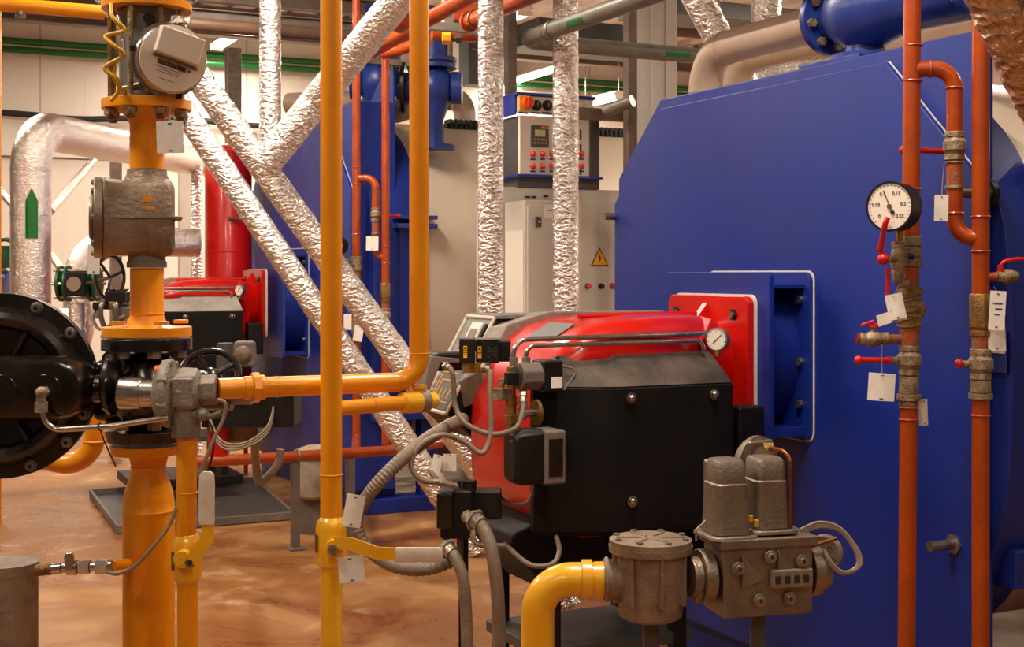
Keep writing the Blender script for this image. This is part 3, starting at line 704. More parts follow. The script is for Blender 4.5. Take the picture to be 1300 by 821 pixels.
    ac = MB().rings([[a+N*d+U*(x*.6)+Z*z for x, z in ((-.05, -.07), (-.07, -.06), (-.07, .06), (-.05, .075), (.05, .075), (.07, .06), (.07, -.06), (.05, -.07))] for d in (-.085,)]+[[a+N*d+U*(x*.6)+Z*z for x, z in ((-.06, -.085), (-.085, -.07), (-.085, .075), (-.06, .09), (.06, .09), (.085, .075), (.085, -.07), (.06, -.085))] for d in (-.06, .015)]).build('air_actuator', 'black_plastic', t, .005)
    MB().box(a+N*.05, (.12, .075, .17), (U, N, Z)).build('frame', 'grey_dust', ac, .008)
    MB().box(a+N*.05+U*.0605, (.004, .05, .12), (U, N, Z)).build('window', 'black_gloss', ac, .002)
    MB().cyl(a-N*.083+Z*.055+U*.02, a-N*.088+Z*.055+U*.02, .006, n=8).build('screw', 'dull_steel', ac)
    # lower parts: motor, black belly, pedestal
    MB().prism([B(-.1, d, z) for d, z in ((.35, .9), (1.0, .8), (1.16, .74), (1.17, .7), (1.02, .53), (.55, .48), (.35, .66))], U*.34).build('belly_duct', 'black_cover', t, .012)
    MB().cyl(B(-.3, .8, .95), B(-.62, .8, .95), .13, n=36).cyl(B(-.62, .8, .95), B(-.66, .8, .95), .09, n=36).build('fan_motor', 'dark_grey', t, .006)
    for s, d in ((-.2, .5), (.2, .5), (-.2, 1.0), (.2, 1.0)): MB().span(s-.025, s+.025, d-.025, d+.025, .06, .74).build('support_leg', 'black_plastic', t, .003)
    MB().span(-.3, .3, .38, 1.16, .0, .06).build('base_frame', 'black_plastic', t, .005)
    MB().span(-.22, .22, .45, 1.05, .3, .34).build('shelf', 'dark_grey', t, .004)
    return t
burner('red gas burner with a black cover, bolted to the near blue boiler', True)
XF = Matrix.Translation(-U*5.5-N*.28+Z*.11)
burner('red gas burner with a black cover, further back beside the red tank', False)
XF = Matrix.Identity(4)

# ---------- red tank ----------
yt = 10.75; c = P(290, 0, yt); c.z = 0
t = thing('expansion_tank', 'tall bright red cylindrical tank left of the far boiler', 'tank', c)
zt = P(290, 183, yt).z; r = .185
MB().lathe(c, Z, [(.3, .02), (.34, .12), (.42, r), (zt-.14, r), (zt-.06, r*.86), (zt-.02, r*.5), (zt, .02)], 48).build('shell', 'red_tank', t)
for z in (P(290, 320, yt).z, P(290, 216, yt).z, .8): MB().torus(c+Z*z, Z, r, .004, 48, 6).build('weld_seam', 'red_tank', t)
for k in range(3):
    w = k*2.09+.4; MB().box(c+V((math.cos(w)*.14, math.sin(w)*.14, .2)), (.03, .03, .4)).build('leg', 'red_tank', t, .003)
q = P(290, 277, yt-.2); MB().cyl(q, q+X*.1-YY*.02, .012, n=14).build('nozzle', 'dull_steel', t)

# ---------- control cabinets ----------
AX = (N, U, Z)      # width along N, front faces U
Yc = 8.0
def cab(c, px0, px1, Y): pass
fl = onZ(640, 347+CH*1700/7.95, 0)
lf = P(667, 347, 7.75); lf.z = 0        # left front foot corner of the front cabinet
t = thing('electrical_cabinet', 'tall light grey electrical cabinet with a key switch behind the left upright foil pipe', 'cabinet', lf+N*.19-U*.15)
def bx(l, w, dp, z0, z1, name, m, par, bev=.004, back=0): return MB().box(l+N*(w/2)-U*(dp/2+back)+Z*((z0+z1)/2), (w, dp, z1-z0), AX).build(name, m, par, bev)
zt = P(667, 254, 7.75).z
bx(lf, .36, .28, .08, zt, 'body', 'cabinet_grey', t, .004)
bx(lf+U*.012+N*.01, .345, .014, .12, zt-.03, 'door', 'cabinet_grey', t, .003, back=0)
bx(lf, .36, .28, 0, .08, 'plinth', 'dark_grey', t, .002)
d = bpy.data.objects[list(ORG)[-2]]
q = lf+N*.075+U*.02; z = P(681, 281, 7.7).z
MB().box(q+Z*z, (.035, .012, .06), AX).build('key_switch', 'dark_grey', t, .002); MB().cyl(q+Z*z, q+Z*z+U*.014, .008, n=12).build('key', 'steel', t)
q = lf+N*.15+U*.0145; z = P(692, 267, 7.7).z
s_ = MB().box(q+Z*z, (.07, .002, .075), AX).build('label_plate', 'paper', t); MB().box(q+Z*(z+.005)+U*.002, (.03, .001, .006), AX).build('print', 'ink', s_)
q = lf-N*.003-U*.14+Z*1.52
MB().box(q, (.24, .004, .66), (U, N, Z)).build('side_panel', 'panel_white', t, .002)
lr = P(735, 347, 7.9); lr.z = 0
lr = lf-N*.02-U*.3
t2 = thing('electrical_cabinet', 'wide grey cabinet with a yellow high voltage warning sign and three buttons', 'cabinet', lr+N*.38-U*.2)
ztb = P(735, 238, 8.1).z
def toN(px, base, dz): return 0
bx(lr, .84, .35, .08, ztb, 'body', 'cabinet_grey', t2); bx(lr, .84, .35, 0, .08, 'plinth', 'dark_grey', t2, .002)
bx(lr+U*.014+N*.38, .45, .014, .14, ztb-.07, 'door', 'cabinet_grey', t2, .003)
def onF(px, py, base, off=0):      # point on the cabinet front plane through base, normal U
    r = ray(px, py); k = (base-CAM).dot(U)/r.dot(U); return CAM+r*k+U*off
fb = V((lr.x, lr.y, 0))+U*.0145
c = onF(761, 327, fb, .002); h = .115; w = .125
sg = MB().prism([c-N*w/2-Z*h*.45, c+N*w/2-Z*h*.45, c+Z*h*.55], U*.002).build('warning_sign', 'ink', t2)
c2 = c+U*.002; k = .84
MB().prism([c2-N*w/2*k-Z*(h*.45-.007), c2+N*w/2*k-Z*(h*.45-.007), c2+Z*(h*.55-.013)], U*.001).build('sign_face', 'sign_yellow', sg)
b = c2+U*.0012
MB().prism([b+N*.006+Z*.03, b-N*.012-Z*.004, b-N*.001-Z*.004, b-N*.006-Z*.04, b+N*.011+Z*.004, b+N*.001+Z*.004], U*.001).build('lightning_bolt', 'ink', sg)
for px, py, m_ in ((746, 363, 'knob_red'), (762.5, 363, 'ink'), (777.5, 363, 'knob_red')):
    q = onF(px, py, fb); a = MB().cyl(q, q+U*.006, .019, n=24).build('push_button', 'dull_steel', t2); MB().cyl(q+U*.006, q+U*.03, .014, n=24).build('button_cap', m_, a, .003)
for px, py in ((670, 250), (693, 249), (678, 250)):
    q = onF(px, py, fb); MB().box(q, (.03, .01, .012), AX).build('latch', 'ink', t2, .001)

# boiler controller standing on the cabinet
fb2 = V((lr.x, lr.y, 0))+U*.05
def F2(px, py, o=0): return onF(px, py, fb2, o)
a = F2(660, 143); b = F2(748, 226); W2 = (b-a).dot(N); 
t3 = thing('boiler_controller', 'white control unit with a blue hood and red lamps on top of the cabinet', 'control panel', V((a.x, a.y, b.z))+N*W2/2)
zb_, zt_ = b.z+.0, F2(660, 146).z
cl = V((a.x, a.y, 0))
bx(cl, W2, .03, zb_+.01, zt_, 'front_panel', 'panel_white', t3, .004)
bx(cl-U*.03-N*.0, W2+.09, .26, ztb, zt_, 'case', 'dark_grey', t3, .004)
e0_, e1_ = F2(660, 143).z, F2(660, 121).z
bx(cl+N*-.01, W2+.04, .03, e0_, e1_, 'upper_panel', 'panel_white', t3, .003)
W3 = W2+.05
MB().box(cl+N*(W3/2-.015)-U*.16+Z*(e1_+.01), (W3+.02, .34, .02), AX).build('hood', 'blue_paint', t3, .004)
MB().box(cl+N*(-.018)-U*.17+Z*((e1_+e0_)/2), (.012, .3, e1_-e0_+.02), AX).build('hood_side', 'blue_paint', t3, .003)
MB().box(cl-N*.03-U*.30+Z*((e1_+zb_)/2), (.05, .014, e1_-zb_), AX).build('back_plate', 'blue_paint', t3, .003)
MB().box(cl+N*(W3/2)-U*.12+Z*(zb_-.008+.008), (W3+.06, .3, .016), AX).build('base_tray', 'blue_paint', t3, .002)
bx(cl+N*W2, .008, .24, zb_+.02, zt_-.01, 'side', 'dark_grey', t3)
q = F2(664, 131, .008); MB().box(q+N*.006, (.075, .01, .09), AX).build('switch_plate', 'sign_yellow', t3, .003)
q = F2(668, 131, .012); k = MB().cyl(q, q+U*.03, .036, n=32).build('main_switch', 'knob_orange', t3, .004); MB().box(q+U*.034, (.022, .02, .066), AX).build('grip', 'knob_red', k, .004)
for px in (680.5, 694.5):
    q = F2(px, 134, .0); k = MB().cyl(q, q+U*.012, .033, n=32).cyl(q+U*.012, q+U*.026, .022, n=24).build('thermostat_dial', 'black_plastic', t3, .002); MB().box(q+U*.027+Z*.004, (.004, .002, .03), AX).build('pointer', 'cable_grey', k)
for px in (664, 680, 694): q = F2(px, 143.5, .002); MB().box(q, (.062, .003, .011), AX).build('label_strip', 'blue_ink', t3)
q = F2(742, 132, .001); MB().prism([q-N*.014-Z*.012, q+N*.014-Z*.012, q+Z*.014], U*.002).build('warning_mark', 'sign_yellow', t3)
q = F2(685, 173, .004); k = MB().box(q, (.118, .014, .13), AX).build('display_unit', 'dark_grey', t3, .004)
MB().box(q+U*.0075+Z*.018-N*.002, (.07, .002, .04), AX).build('display', 'lcd', k); MB().box(q+U*.0075+Z*.052+N*.03, (.05, .002, .016), AX).build('orange_strip', 'knob_orange', k)
for i in range(4):
    for j in range(2): MB().box(q+U*.009+N*(-.036+i*.024)+Z*(-.02-j*.022), (.017, .004, .014), AX).build('key', 'cable_grey', k, .001)
for y in (195.5, 211):
    for px in (676.5, 688.5, 700.5, 712, 738):
        q = F2(px, y, .0); MB().lathe(q, U, [(0, .019), (.008, .019), (.016, .0165), (.024, .01), (.026, .002)], 20).build('indicator_lamp', 'knob_red', t3); MB().box(q-Z*.03, (.034, .003, .012), AX).build('lamp_label', 'blue_ink', t3)
for y0, y1 in ((165, 178), (183, 200), (208, 222)):
    q0 = F2(737, y0, .002); q1 = F2(737, y1, .002); MB().box((q0+q1)/2, (.012, .003, abs(q0.z-q1.z)), AX).build('slot', 'ink', t3)
# ---------- heating water pipe pairs ----------
def tag(lab, c, w, h, string_to=None, tilt=0, grp=None, bend=.0, fx=None, marks=False):
    c = V(c); f = fx or (U*.5-N*.4).normalized(); f = V(f).normalized(); r = Z.cross(f).normalized(); up = Z*math.cos(tilt)+r*math.sin(tilt); rr_ = r*math.cos(tilt)-Z*math.sin(tilt)
    t = thing('paper_tag', lab, 'tag', c-Z*h/2, grp)
    R = []
    for i in range(7):
        x = (i/6-.5)*w; o = f*bend*math.sin(math.pi*i/6)
        R.append([c+rr_*x-up*h/2+o, c+rr_*x+up*h/2+o*.6, c+rr_*x+up*h/2+o*.6+f*.0012, c+rr_*x-up*h/2+o+f*.0012])
    b = MB().rings(R).build('card', 'paper', t)
    for k in (-1, 1): MB().box(c+up*(h*.42*k)+f*(bend+.0018), (w*.14, .0012, h*.03), (rr_, f, up)).build('slot', 'ink', b)
    if marks:
        for i in range(3): MB().box(c+up*(h*(.18-i*.14))+f*(bend+.0018)+rr_*w*.08*(i % 2), (w*.6/(1+i*.4), .001, h*.035), (rr_, f, up)).build('print', 'blue_ink', b)
    if string_to is not None:
        s = V(string_to); MB().tube(spline([s, s.lerp(c+up*h*.45, .5)-f*.004, c+up*h*.43+f*.001]), .0013, 6).build('string', 'cable_grey', t)
    return t
def ballvalve(lab, c, ax, r, L_, m='brass_dirty', handle=None, hm='red_handle', out=None, group=None, parts=True):
    """valve body round a pipe of radius r with axis ax; handle = list of points"""
    c = V(c); ax = V(ax).normalized()
    t = thing('ball_valve', lab, 'valve', c-ax*L_/2, group)
    h = L_/2
    MB().cyl(c-ax*h, c-ax*h*.62, r*1.28, n=8).lathe(c, ax, [(-h*.62, r*1.1), (-h*.45, r*1.2), (-h*.3, r*1.42), (h*.3, r*1.42), (h*.45, r*1.2), (h*.62, r*1.1)], 24).cyl(c+ax*h*.62, c+ax*h, r*1.28, n=8).build('body', m, t, .0015)
    if handle:
        o = V(out).normalized(); a = c+o*r*1.3
        MB().cyl(a, a+o*.022, r*.42, n=16).build('stem', m, t); hexc = a+o*.03
        H = [hexc]+[V(p) for p in handle]
        mb = MB(); w0 = .009
        d = (H[-1]-H[-2]).normalized(); side = d.cross(o).normalized() if d.cross(o).length > .1 else ax
        mb.tube(resample(fillet(H, .02), .02), w0, 12); mb.ball(H[-1], w0*1.5); mb.hexn(hexc, o, .013, .012)
        mb.build('handle', hm, t)
    return t
def pipe_pair(near, zbot):
    tg = 'in front of the near boiler' if near else 'in front of the far boiler'
    Y1, Y2 = 4.03, 3.98
    x0 = 1156
    def A(py): return P(1160-9*py/730 if near else 1156, py, Y1)
    def D(py): return P(1245, py, Y2)
    r = .0262
    # left riser
    top = A(-250); top.z = CZ; bot = A(900); bot.z = zbot
    R1 = thing('water_riser', 'left orange riser of the pair %s' % tg, 'pipe', bot)
    mb = MB().tube([top, A(301)], r, 28); 
    for y in (58, 103, 240): weld(mb, A(y), Z, r)
    mb.build('pipe', 'orange_paint', R1)
    mb = MB().tube([A(296), A(420)], r, 28).tube([A(412), A(444)], r*1.12, 28).tube([A(430), P(1126, 430, Y1-.0)], .0135, 20).tube([A(353), P(1146, 352, Y1-.01)], .015, 20); mb.build('tee_section', 'orange_dirty', R1)
    mb = MB().tube([A(440), bot], r, 28)
    for y in (532, ): weld(mb, A(y), Z, r)
    if near: weld(mb, A(517), Z, r)
    mb.build('lower_pipe', 'orange_paint', R1)
    # union, tow wrapped union
    mb = MB().cyl(A(300), A(312), r*1.3, n=8).cyl(A(313), A(326), r*1.18, n=24).cyl(A(327), A(338), r*1.35, n=10); mb.build('union_nut', 'brass_dirty', R1, .002)
    mb = MB().lathe(A(391), Z, [(-.065, r*1.1), (-.05, r*1.3), (.0, r*1.38), (.045, r*1.3), (.06, r*1.1)], 24)
    for i in range(9):
        y = 370+i*5; p = A(y); k = (V((.6, -.8, 0)) if i % 2 else V((.9, -.2, 0)))
        mb.torus(p, Z+V((random.uniform(-.3, .3), random.uniform(-.3, .3), 0)), r*1.3, .004+random.random()*.003, 20, 6)
    mb.ball(A(392)+V((.022, -.012, 0)), .022, (1, 1, 1.4)).build('tow_wrapping', 'tow', R1)
    mb = MB().cyl(A(500), A(508), r*1.36, n=28).cyl(A(478), A(499), r*1.12, n=24).cyl(A(509), A(515), r*1.1, n=24); mb.build('fitting', 'brass_dirty', R1, .001)
    # bypass loop
    e1 = P(1212, 92, Y1-.02); e1 = V((e1.x, e1.y, A(88).z)); rb = .0245
    a0 = A(88); lo = P(1212, 300, Y1-.02); d0 = D(302); lo = V((e1.x, e1.y, d0.z))
    mb = MB().tube(fillet([a0, e1, V((e1.x, e1.y, P(0, 172, Y1).z))], .062, 12), rb, 26)
    for px in (1178,): weld(mb, a0.lerp(e1, .42), e1-a0, rb)
    weld(mb, V((e1.x, e1.y, P(0, 113, Y1).z)), Z, rb)
    mb.build('bypass_bend', 'orange_paint', R1)
    zz = lambda y: V((e1.x, e1.y, P(0, y, Y1).z))
    MB().tube([zz(200), zz(242)], rb*.98, 26).build('bypass_stub', 'orange_dirty', R1)
    MB().torus(zz(207), Z, rb, .004).build('ring', 'brass_dirty', R1); MB().cyl(zz(236), zz(240), rb*1.16, n=24).build('ring', 'brass_dirty', R1)
    mb = MB().tube(fillet([zz(240), lo, d0], .06, 12), rb, 26); weld(mb, zz(271), Z, rb)
    mb.build('bypass_return', 'orange_paint', R1)
    # right riser
    top = D(-250); top.z = CZ; bot2 = D(900); bot2.z = zbot if near else .5
    R2 = thing('water_riser', 'right orange riser of the pair %s' % tg, 'pipe', bot2)
    mb = MB().tube([top, D(420)], .0255, 28)
    for y in (275, 319): weld(mb, D(y), Z, .0255)
    mb.build('pipe', 'orange_paint', R2)
    MB().tube([D(416), D(446)], .026, 28).build('stained_section', 'orange_dirty', R2)
    MB().lathe(D(396), Z, [(-.05, .028), (-.045, .032), (.05, .033), (.055, .03)], 10).cyl(D(420), D(426), .031, n=10).build('union_nut', 'brown_brass', R2, .001)
    mb = MB().tube([D(480), bot2], .0255, 28); weld(mb, D(527), Z, .0255); mb.build('lower_pipe', 'orange_paint', R2)
    mb = MB().cyl(D(499), D(506), .035, n=28).cyl(D(482), D(498), .0295, n=16).build('fitting', 'brass_dirty', R2, .001)
    # valves
    side = 'near' if near else 'far'
    ap = 'near' if near else 'far'
    V_ = V
    ballvalve('ball valve with a red lever in the bypass loop of the %s orange pipes' % ap, zz(186), Z, .024, .085, handle=[zz(190)+YY*.075, P(1147 if near else 1262, 190, Y1+.05)], out=YY)
    ballvalve('low ball valve with a flat red lever on the left orange riser, %s pair' % ap, A(457), Z, .0255, .088, handle=[A(457)+V((-.075, -.01, 0)), P(1090, 457, Y1-.02)] if near else [A(457)+V((.075, -.01, 0)), P(1200, 457, Y1-.02)], out=(V((-1, -.1, 0)) if near else V((1, -.1, 0))))
    ballvalve('low ball valve with a red lever on the right orange riser, %s pair' % ap, D(462), Z, .0255, .09, handle=[D(461)+V((-.06, .01, 0)), P(1218, 461, Y2)], out=V((-1, .1, 0)))
    # small branch valve left
    c = P(1109, 430, Y1)
    t = thing('drain_valve', 'small brass drain valve with a red wing handle beside the %s left riser' % ap, 'valve', c-Z*.02)
    MB().lathe(c, X, [(-.043, .014), (-.042, .019), (-.03, .019), (-.026, .015), (-.012, .023), (.012, .023), (.024, .016), (.026, .02), (.044, .02), (.045, .014)], 20).build('body', 'brass_dirty', t, .001)
    MB().cyl(c-X*.05, c-X*.043, .016, n=20).build('end_plug', 'copper', t)
    MB().cyl(c+Z*.02, c+Z*.034, .007, n=12).build('stem', 'brass_dirty', t)
    MB().cyl(c+Z*.032, c+Z*.042, .014, n=16).box(c+Z*.047-X*.018, (.04, .014, .01), ((X*.9+Z*.3).normalized(), YY, Z)).box(c+Z*.043+X*.012, (.024, .014, .008)).build('wing_handle', 'red_handle', t, .003)
    # gauge
    if near: gc, gr, gx = P(1131, 262, 3.92), .0735, V((-.66, -.75, 0)).normalized()
    else: gc, gr, gx = P(1119, 270, 3.93), .056, V((-.42, -.9, 0)).normalized()
    t = thing('pressure_gauge', 'round black cased pressure gauge with a white dial on the %s left riser' % ap, 'gauge', gc-Z*gr)
    MB().lathe(gc, gx, [(-.062, gr*.85), (-.056, gr*.97), (.0, gr*.97), (.004, gr), (.012, gr), (.012, gr*.93), (.008, gr*.92)], 56).build('case', 'black_plastic', t)
    MB().cyl(gc+gx*.003, gc+gx*.0085, gr*.93, n=56).build('dial', 'gauge_face', t)
    rr_ = Z.cross(gx).normalized(); f = gx*.0092
    def dial(w, q): a = math.radians(w); return gc+f+rr_*(math.cos(a)*gr*q)+Z*(math.sin(a)*gr*q)
    tk = MB()
    for i in range(26):
        w = 225-270*i/25; q = (dial(w, 1)-gc-f).normalized(); L_ = .008 if i % 5 == 0 else .004
        tk.box(dial(w, .84), (L_, .0012, .0006), (q, gx.cross(q), gx))
    tk.build('scale', 'ink', t)
    if near:
        for s_, w in (('0', 222), ('0.05', 172), ('0.1', 121), ('0.15', 60), ('0.2', 8), ('0.25', -42)): text(s_, .015, dial(w, .58), rr_, Z, 'ink', t, 'numeral')
    a = dial(112, .7); b = dial(-60, .28); nd = MB(); q = (a-b).normalized(); nd.box((a+b)/2+gx*.002, ((a-b).length, .0022, .001), (q, gx.cross(q), gx)).cyl(b+gx*.001, b+gx*.004, .006, n=16).build('needle', 'ink', t)
    nd = MB().cyl(gc+f, gc+f+gx*.004, .007, n=20).build('needle_hub', 'brown_brass', t)
    st = P(1142 if near else 1124, 0, 3.98); zt = gc.z-gr*.9; zc_ = P(0, 330, 3.98).z
    MB().cyl(V((st.x, 3.98, zt+.01)), V((st.x, 3.98, P(0, 306, 3.98).z)), .0105, n=16).build('stem', 'brass', t)
    v = V((P(1140, 0, 3.98).x, 3.98, zc_))
    t = thing('gauge_valve', 'small brass valve under the round gauge of the %s orange pipes' % ap, 'valve', v-Z*.06)
    MB().cyl(v+Z*.055, v+Z*.035, .02, n=8).lathe(v, Z, [(-.035, .017), (-.02, .021), (.02, .021), (.035, .017)], 20).cyl(v-Z*.03, v-Z*.045, .02, n=8).tube(fillet([v-Z*.04, v-Z*.068, v-Z*.068+X*.03], .02), .017, 18).build('body', 'brass_dirty', t, .001)
    hx = v-X*.035-YY*.03
    MB().cyl(v-X*.01-YY*.012, hx, .008, n=12).hexn(hx-X*.004, X, .012, .014).build('stem', 'dull_steel', t)
    if near:
        MB().tube(resample(fillet([hx+Z*.0, P(1117, 318, 3.94), P(1124, 283, 3.90), P(1127, 276, 3.90)], .01), .01), .0085, 12).ball(P(1121, 329, 3.93), .017).build('handle', 'red_handle', t)
        MB().tube([P(1127, 340, 3.95), P(1127, 383, 3.95)], .0065, 12).build('lower_handle', 'red_handle', t)
    MB().cyl(v+X*.03+Z*.01, v+X*.045+Z*.01, .009, n=10).build('plug', 'black_plastic', t)
    # small valve with lever on the right of the right riser
    if near:
        c = P(1279, 351, 3.97)
        t = thing('drain_valve', 'small brass valve with a red lever on the right riser, at the right edge', 'valve', c-Z*.02)
        MB().lathe(c, X, [(-.03, .016), (-.012, .016), (-.01, .022), (.012, .022), (.022, .017), (.032, .013)], 20).build('body', 'brass_dirty', t, .001)
        MB().tube([D(351), c-X*.03], .013, 16).build('stub', 'orange_dirty', t)
        MB().tube(resample(fillet([c-X*.02+Z*.025, c-X*.016+Z*.045, c+X*.03+Z*.052, c+X*.12+Z*.05], .02), .01), .006, 12).cyl(c-X*.02+Z*.015, c-X*.02+Z*.036, .009, n=12).build('lever', 'red_handle', t)
        tag('white paper tag hanging by the right edge, higher on the right riser', P(1266, 394, 3.93), .045, .115, P(1262, 364, 3.93), .06, marks=True, fx=(-.2, -1, 0))
        tag('long cream paper tag hanging lowest behind the marked tag by the right riser', P(1265, 424, 3.955), .05, .1, None, -.04, fx=(-.2, -1, 0))
        tag('square white tag hanging on a long string left of the left riser', P(1119, 491, 3.99), .078, .082, P(1120, 437, 4.0), .06, bend=.006, fx=(-.1, -1, 0))
        tag('folded white tag hanging under the gauge valve on the left riser', P(1137, 389, 3.94), .05, .075, P(1144, 358, 3.97), -.2, bend=.012, fx=(-.2, -1, 0))
        tag('curled white tag tucked against the tow wrapping on the left riser', P(1132, 403, 3.95), .09, .034, None, -.25, bend=.012, fx=(.1, -1, .4))
        tag('small white tag peeping out right of the left riser near its flange', P(1172, 523, 4.06), .03, .08, None, -.04, bend=.004, fx=(.3, -1, 0))
        tag('white tag hanging from the bypass loop beside the door clamp rod', P(1195, 264, 3.97), .04, .078, P(1199, 205, 3.99), .02, fx=(-.2, -1, 0))
    else:
        tag('small white tag on the bypass loop of the far pipes', P(1214, 264, 3.95), .078, .09, P(1216, 205, 3.95), .02, fx=(0, -1, 0))
        tag('small white tag hanging low on the left far riser, upright', P(1146, 481, 3.95), .05, .1, P(1146, 437, 3.97), 0, fx=(0, -1, 0))
        tag('white tag tilted beside the left far riser behind the foil pipe', P(1172, 512, 3.97), .06, .1, P(1166, 480, 3.97), .15, fx=(0, -1, 0))
pipe_pair(True, 0)
XF = Matrix.Translation(V((-2.207, 4.64, 0)))
pipe_pair(False, .56)
XF = Matrix.Identity(4)

# ---------- beige pipes and blue valve over the near boiler ----------
bp0 = P(1050, 27, 5.15); ez = bp0-U*.83; top_box = 2.36
def run(lab, a, e, r, R, legz):
    return pipe('supply_pipe', lab, 'pipe', [a, e, V((e.x, e.y, legz))], r, 'beige_paint', R=R, n=36, ws=[(e+(a-e).normalized()*R*1.05, a-e), (V((e.x, e.y, e.z-R*1.1)), Z)])
run('thick beige pipe bending down behind the near blue boiler, in front', bp0, ez, .072, .16, 2.2)
b2 = P(1085, 40, 6.3); run('second beige pipe bending down behind the thick one, just above the blue door', b2, b2-U*.95, .074, .16, 2.25)
# blue valve
va = bp0; vx = U
t = thing('flanged_valve', 'big blue flanged valve on top of the near boiler', 'valve', B(.42, -.35, top_box))
c = va+vx*.215
MB().cyl(va, va+vx*.03, .135, n=48).build('flange', 'blue_valve', t, .003)
MB().cyl(va-vx*.006, va, .13, n=48).build('flange_gasket', 'orange_dirty', t)
MB().cyl(c+vx*.56, c+vx*.59, .135, n=48).build('flange', 'blue_valve', t, .003)
MB().lathe(c, vx, [(-.2, .08), (-.14, .09), (-.09, .125), (0, .15), (.09, .14), (.18, .12), (.3, .115), (.5, .12), (.56, .1)], 40).build('body', 'blue_valve', t)
zb = top_box+.02
MB().lathe(V((c.x, c.y, zb)), Z, [(0, .12), (.028, .12), (.028, .075), (.1, .065), (.2, .09)], 40).build('neck', 'blue_valve', t)
MB().cyl(c+Z*.14, c+Z*.34, .08, n=32).cyl(c+Z*.34, c+Z*.37, .12, n=32).cyl(c+Z*.37, c+Z*.6, .03, n=16).build('bonnet', 'blue_valve', t)
bolts_ring(va+vx*.03, vx, .105, 8, .017, .02, t, 'brass_dirty', ph=.2); bolts_ring(c+vx*.56, -vx, .105, 8, .017, .02, t, 'brass_dirty', ph=.2)
MB().cyl(B(.42, -.15, top_box-.02), B(.42, -.15, top_box+.0), .16, n=32)
# valve pads: flat saddle carrying the neck
MB().box(V((c.x, c.y, top_box+.006)), (.34, .34, .028), (U, N, Z)).build('saddle_plate', 'blue_valve', t, .004)
pipe('return_pipe', 'thick beige pipe turning up from the right end of the big blue valve', 'pipe', [c+vx*.595, c+vx*.85, V(((c+vx*.85).x, (c+vx*.85).y, CZ))], .072, 'beige_paint', n=32, R=.14)

# ---------- valves and bits over the far boiler ----------
def far_valve(lab, px, py, Y, r, up, wheel=False):
    c = P(px, py, Y); t = thing('flanged_valve', lab, 'valve', c-Z*.5)
    MB().lathe(c, Z, [(-.42, r*1.2), (-.39, r*1.2), (-.38, r*.6), (-.22, r*.55), (-r*.8, r*.9), (-r*.4, r*1.15), (r*.3, r*1.2), (r*.9, r*.9), (r*1.1, r*.75)], 32).build('body', 'blue_valve', t)
    MB().cyl(c+Z*r*1.1, c+Z*(r*1.1+.03), r*1.3, n=32).cyl(c+Z*(r*1.1+.045), c+Z*(r*1.1+.075), r*1.3, n=32).build('flange', 'blue_valve', t, .003)
    MB().cyl(c+Z*r*1.6, c+Z*up, r*.8, n=28).build('upper_body', 'blue_valve', t)
    for sg in (-1, 1): MB().cyl(c+X*sg*r*1.0, c+X*sg*(r*1.6), r*.9, n=28).build('side_port', 'blue_valve', t)
    if wheel:
        MB().cyl(c-X*r*1.62, c-X*r*1.85, r*1.5, n=36).build('end_flange', 'black_gloss', t, .004)
        bolts_ring(c-X*r*1.86, -X, r*1.2, 8, .015, .014, t, 'zinc')
    return t
far_valve('blue valve over the far boiler, between the two tall yellow pipes', 481, 106, 9.5, .125, .55)
far_valve('blue valve with a vertical cylinder, right of the second tall yellow pipe', 551, 112, 9.2, .12, .55, True)
for a, e, lb, z0 in ((P(470, 138, 10.0), P(425, 125, 10.6), 'beige pipe bending down left of the far blue valves', 2.2),):
    pass
pipe('supply_pipe', 'beige pipe stub behind the left tall yellow pipe, over the far boiler', 'pipe', [P(368, 132, 10.3), P(470, 128, 9.9)], .085, 'beige_paint', n=28)
pipe('supply_pipe', 'beige pipe lying above the far boiler door, lower behind the orange risers', 'pipe', [P(420, 152, 10.0), P(505, 140, 9.7), P(540, 128, 9.6)], .09, 'beige_paint', n=28, R=.1)
pipe('supply_pipe', 'beige pipe bend standing on the far boiler body', 'pipe', [P(562, 122, 10.1), P(590, 128, 10.2), V((P(590, 0, 10.2).x, 10.2, 2.4))], .085, 'beige_paint', n=28, R=.12)
pipe('supply_pipe', 'slim beige vertical pipe left of the upright foil pipes', 'pipe', [P(571, 55, 9.6), P(571, 140, 9.6)], .022, 'beige_paint', n=18)
post('trunking', 'light vertical trunking between the far valve and the left upright foil pipe', 'trunking', 588, .14, 11.5, None, 90, 'panel_white')
q = P(603, 75, 10.9); o = MB().box(V((q.x, q.y, (q.z-.22+CZ)/2)), (.2, .2, CZ-q.z+.22), (N, U, Z)).build('duct_end', 'dark_grey', bevel=.004); tagp(o, 'dark hanging duct end right of the blue valves', 'duct')

# orange manifold, top middle
def at(px, py, Y): return P(px, py, Y)
e0 = at(597, 27, 7.6)
o = pipe('orange_pipe', 'orange pipe slanting up to the right in front of the left foil pipe top', 'pipe', [e0, onU(e0, 700)], .045, 'orange_paint', n=30, ws=[(e0+U*.06, U)])
MB().torus(e0+U*.08, U, .05, .006, 28, 8).build('pipe_clamp', 'dull_steel', o); MB().cyl(e0-U*.02, e0+U*.0, .06, n=32).build('end_flange', 'orange_paint', o, .004)
e1 = at(482, 62, 7.8)
pipe('orange_pipe', 'orange pipe slanting behind the foil pipe and the second yellow pipe', 'pipe', [at(470, 66, 7.9), at(620, -18, 6.9)], .042, 'orange_paint', n=30)
o = MB().cyl(at(502, 24, 7.35), at(514, 17, 7.3), .085, n=32).build('flange', 'orange_paint', bevel=.004); tagp(o, 'orange flange pair on the slanting pipe at the top, beside the foil pipe', 'flange')
for k in range(5): pass
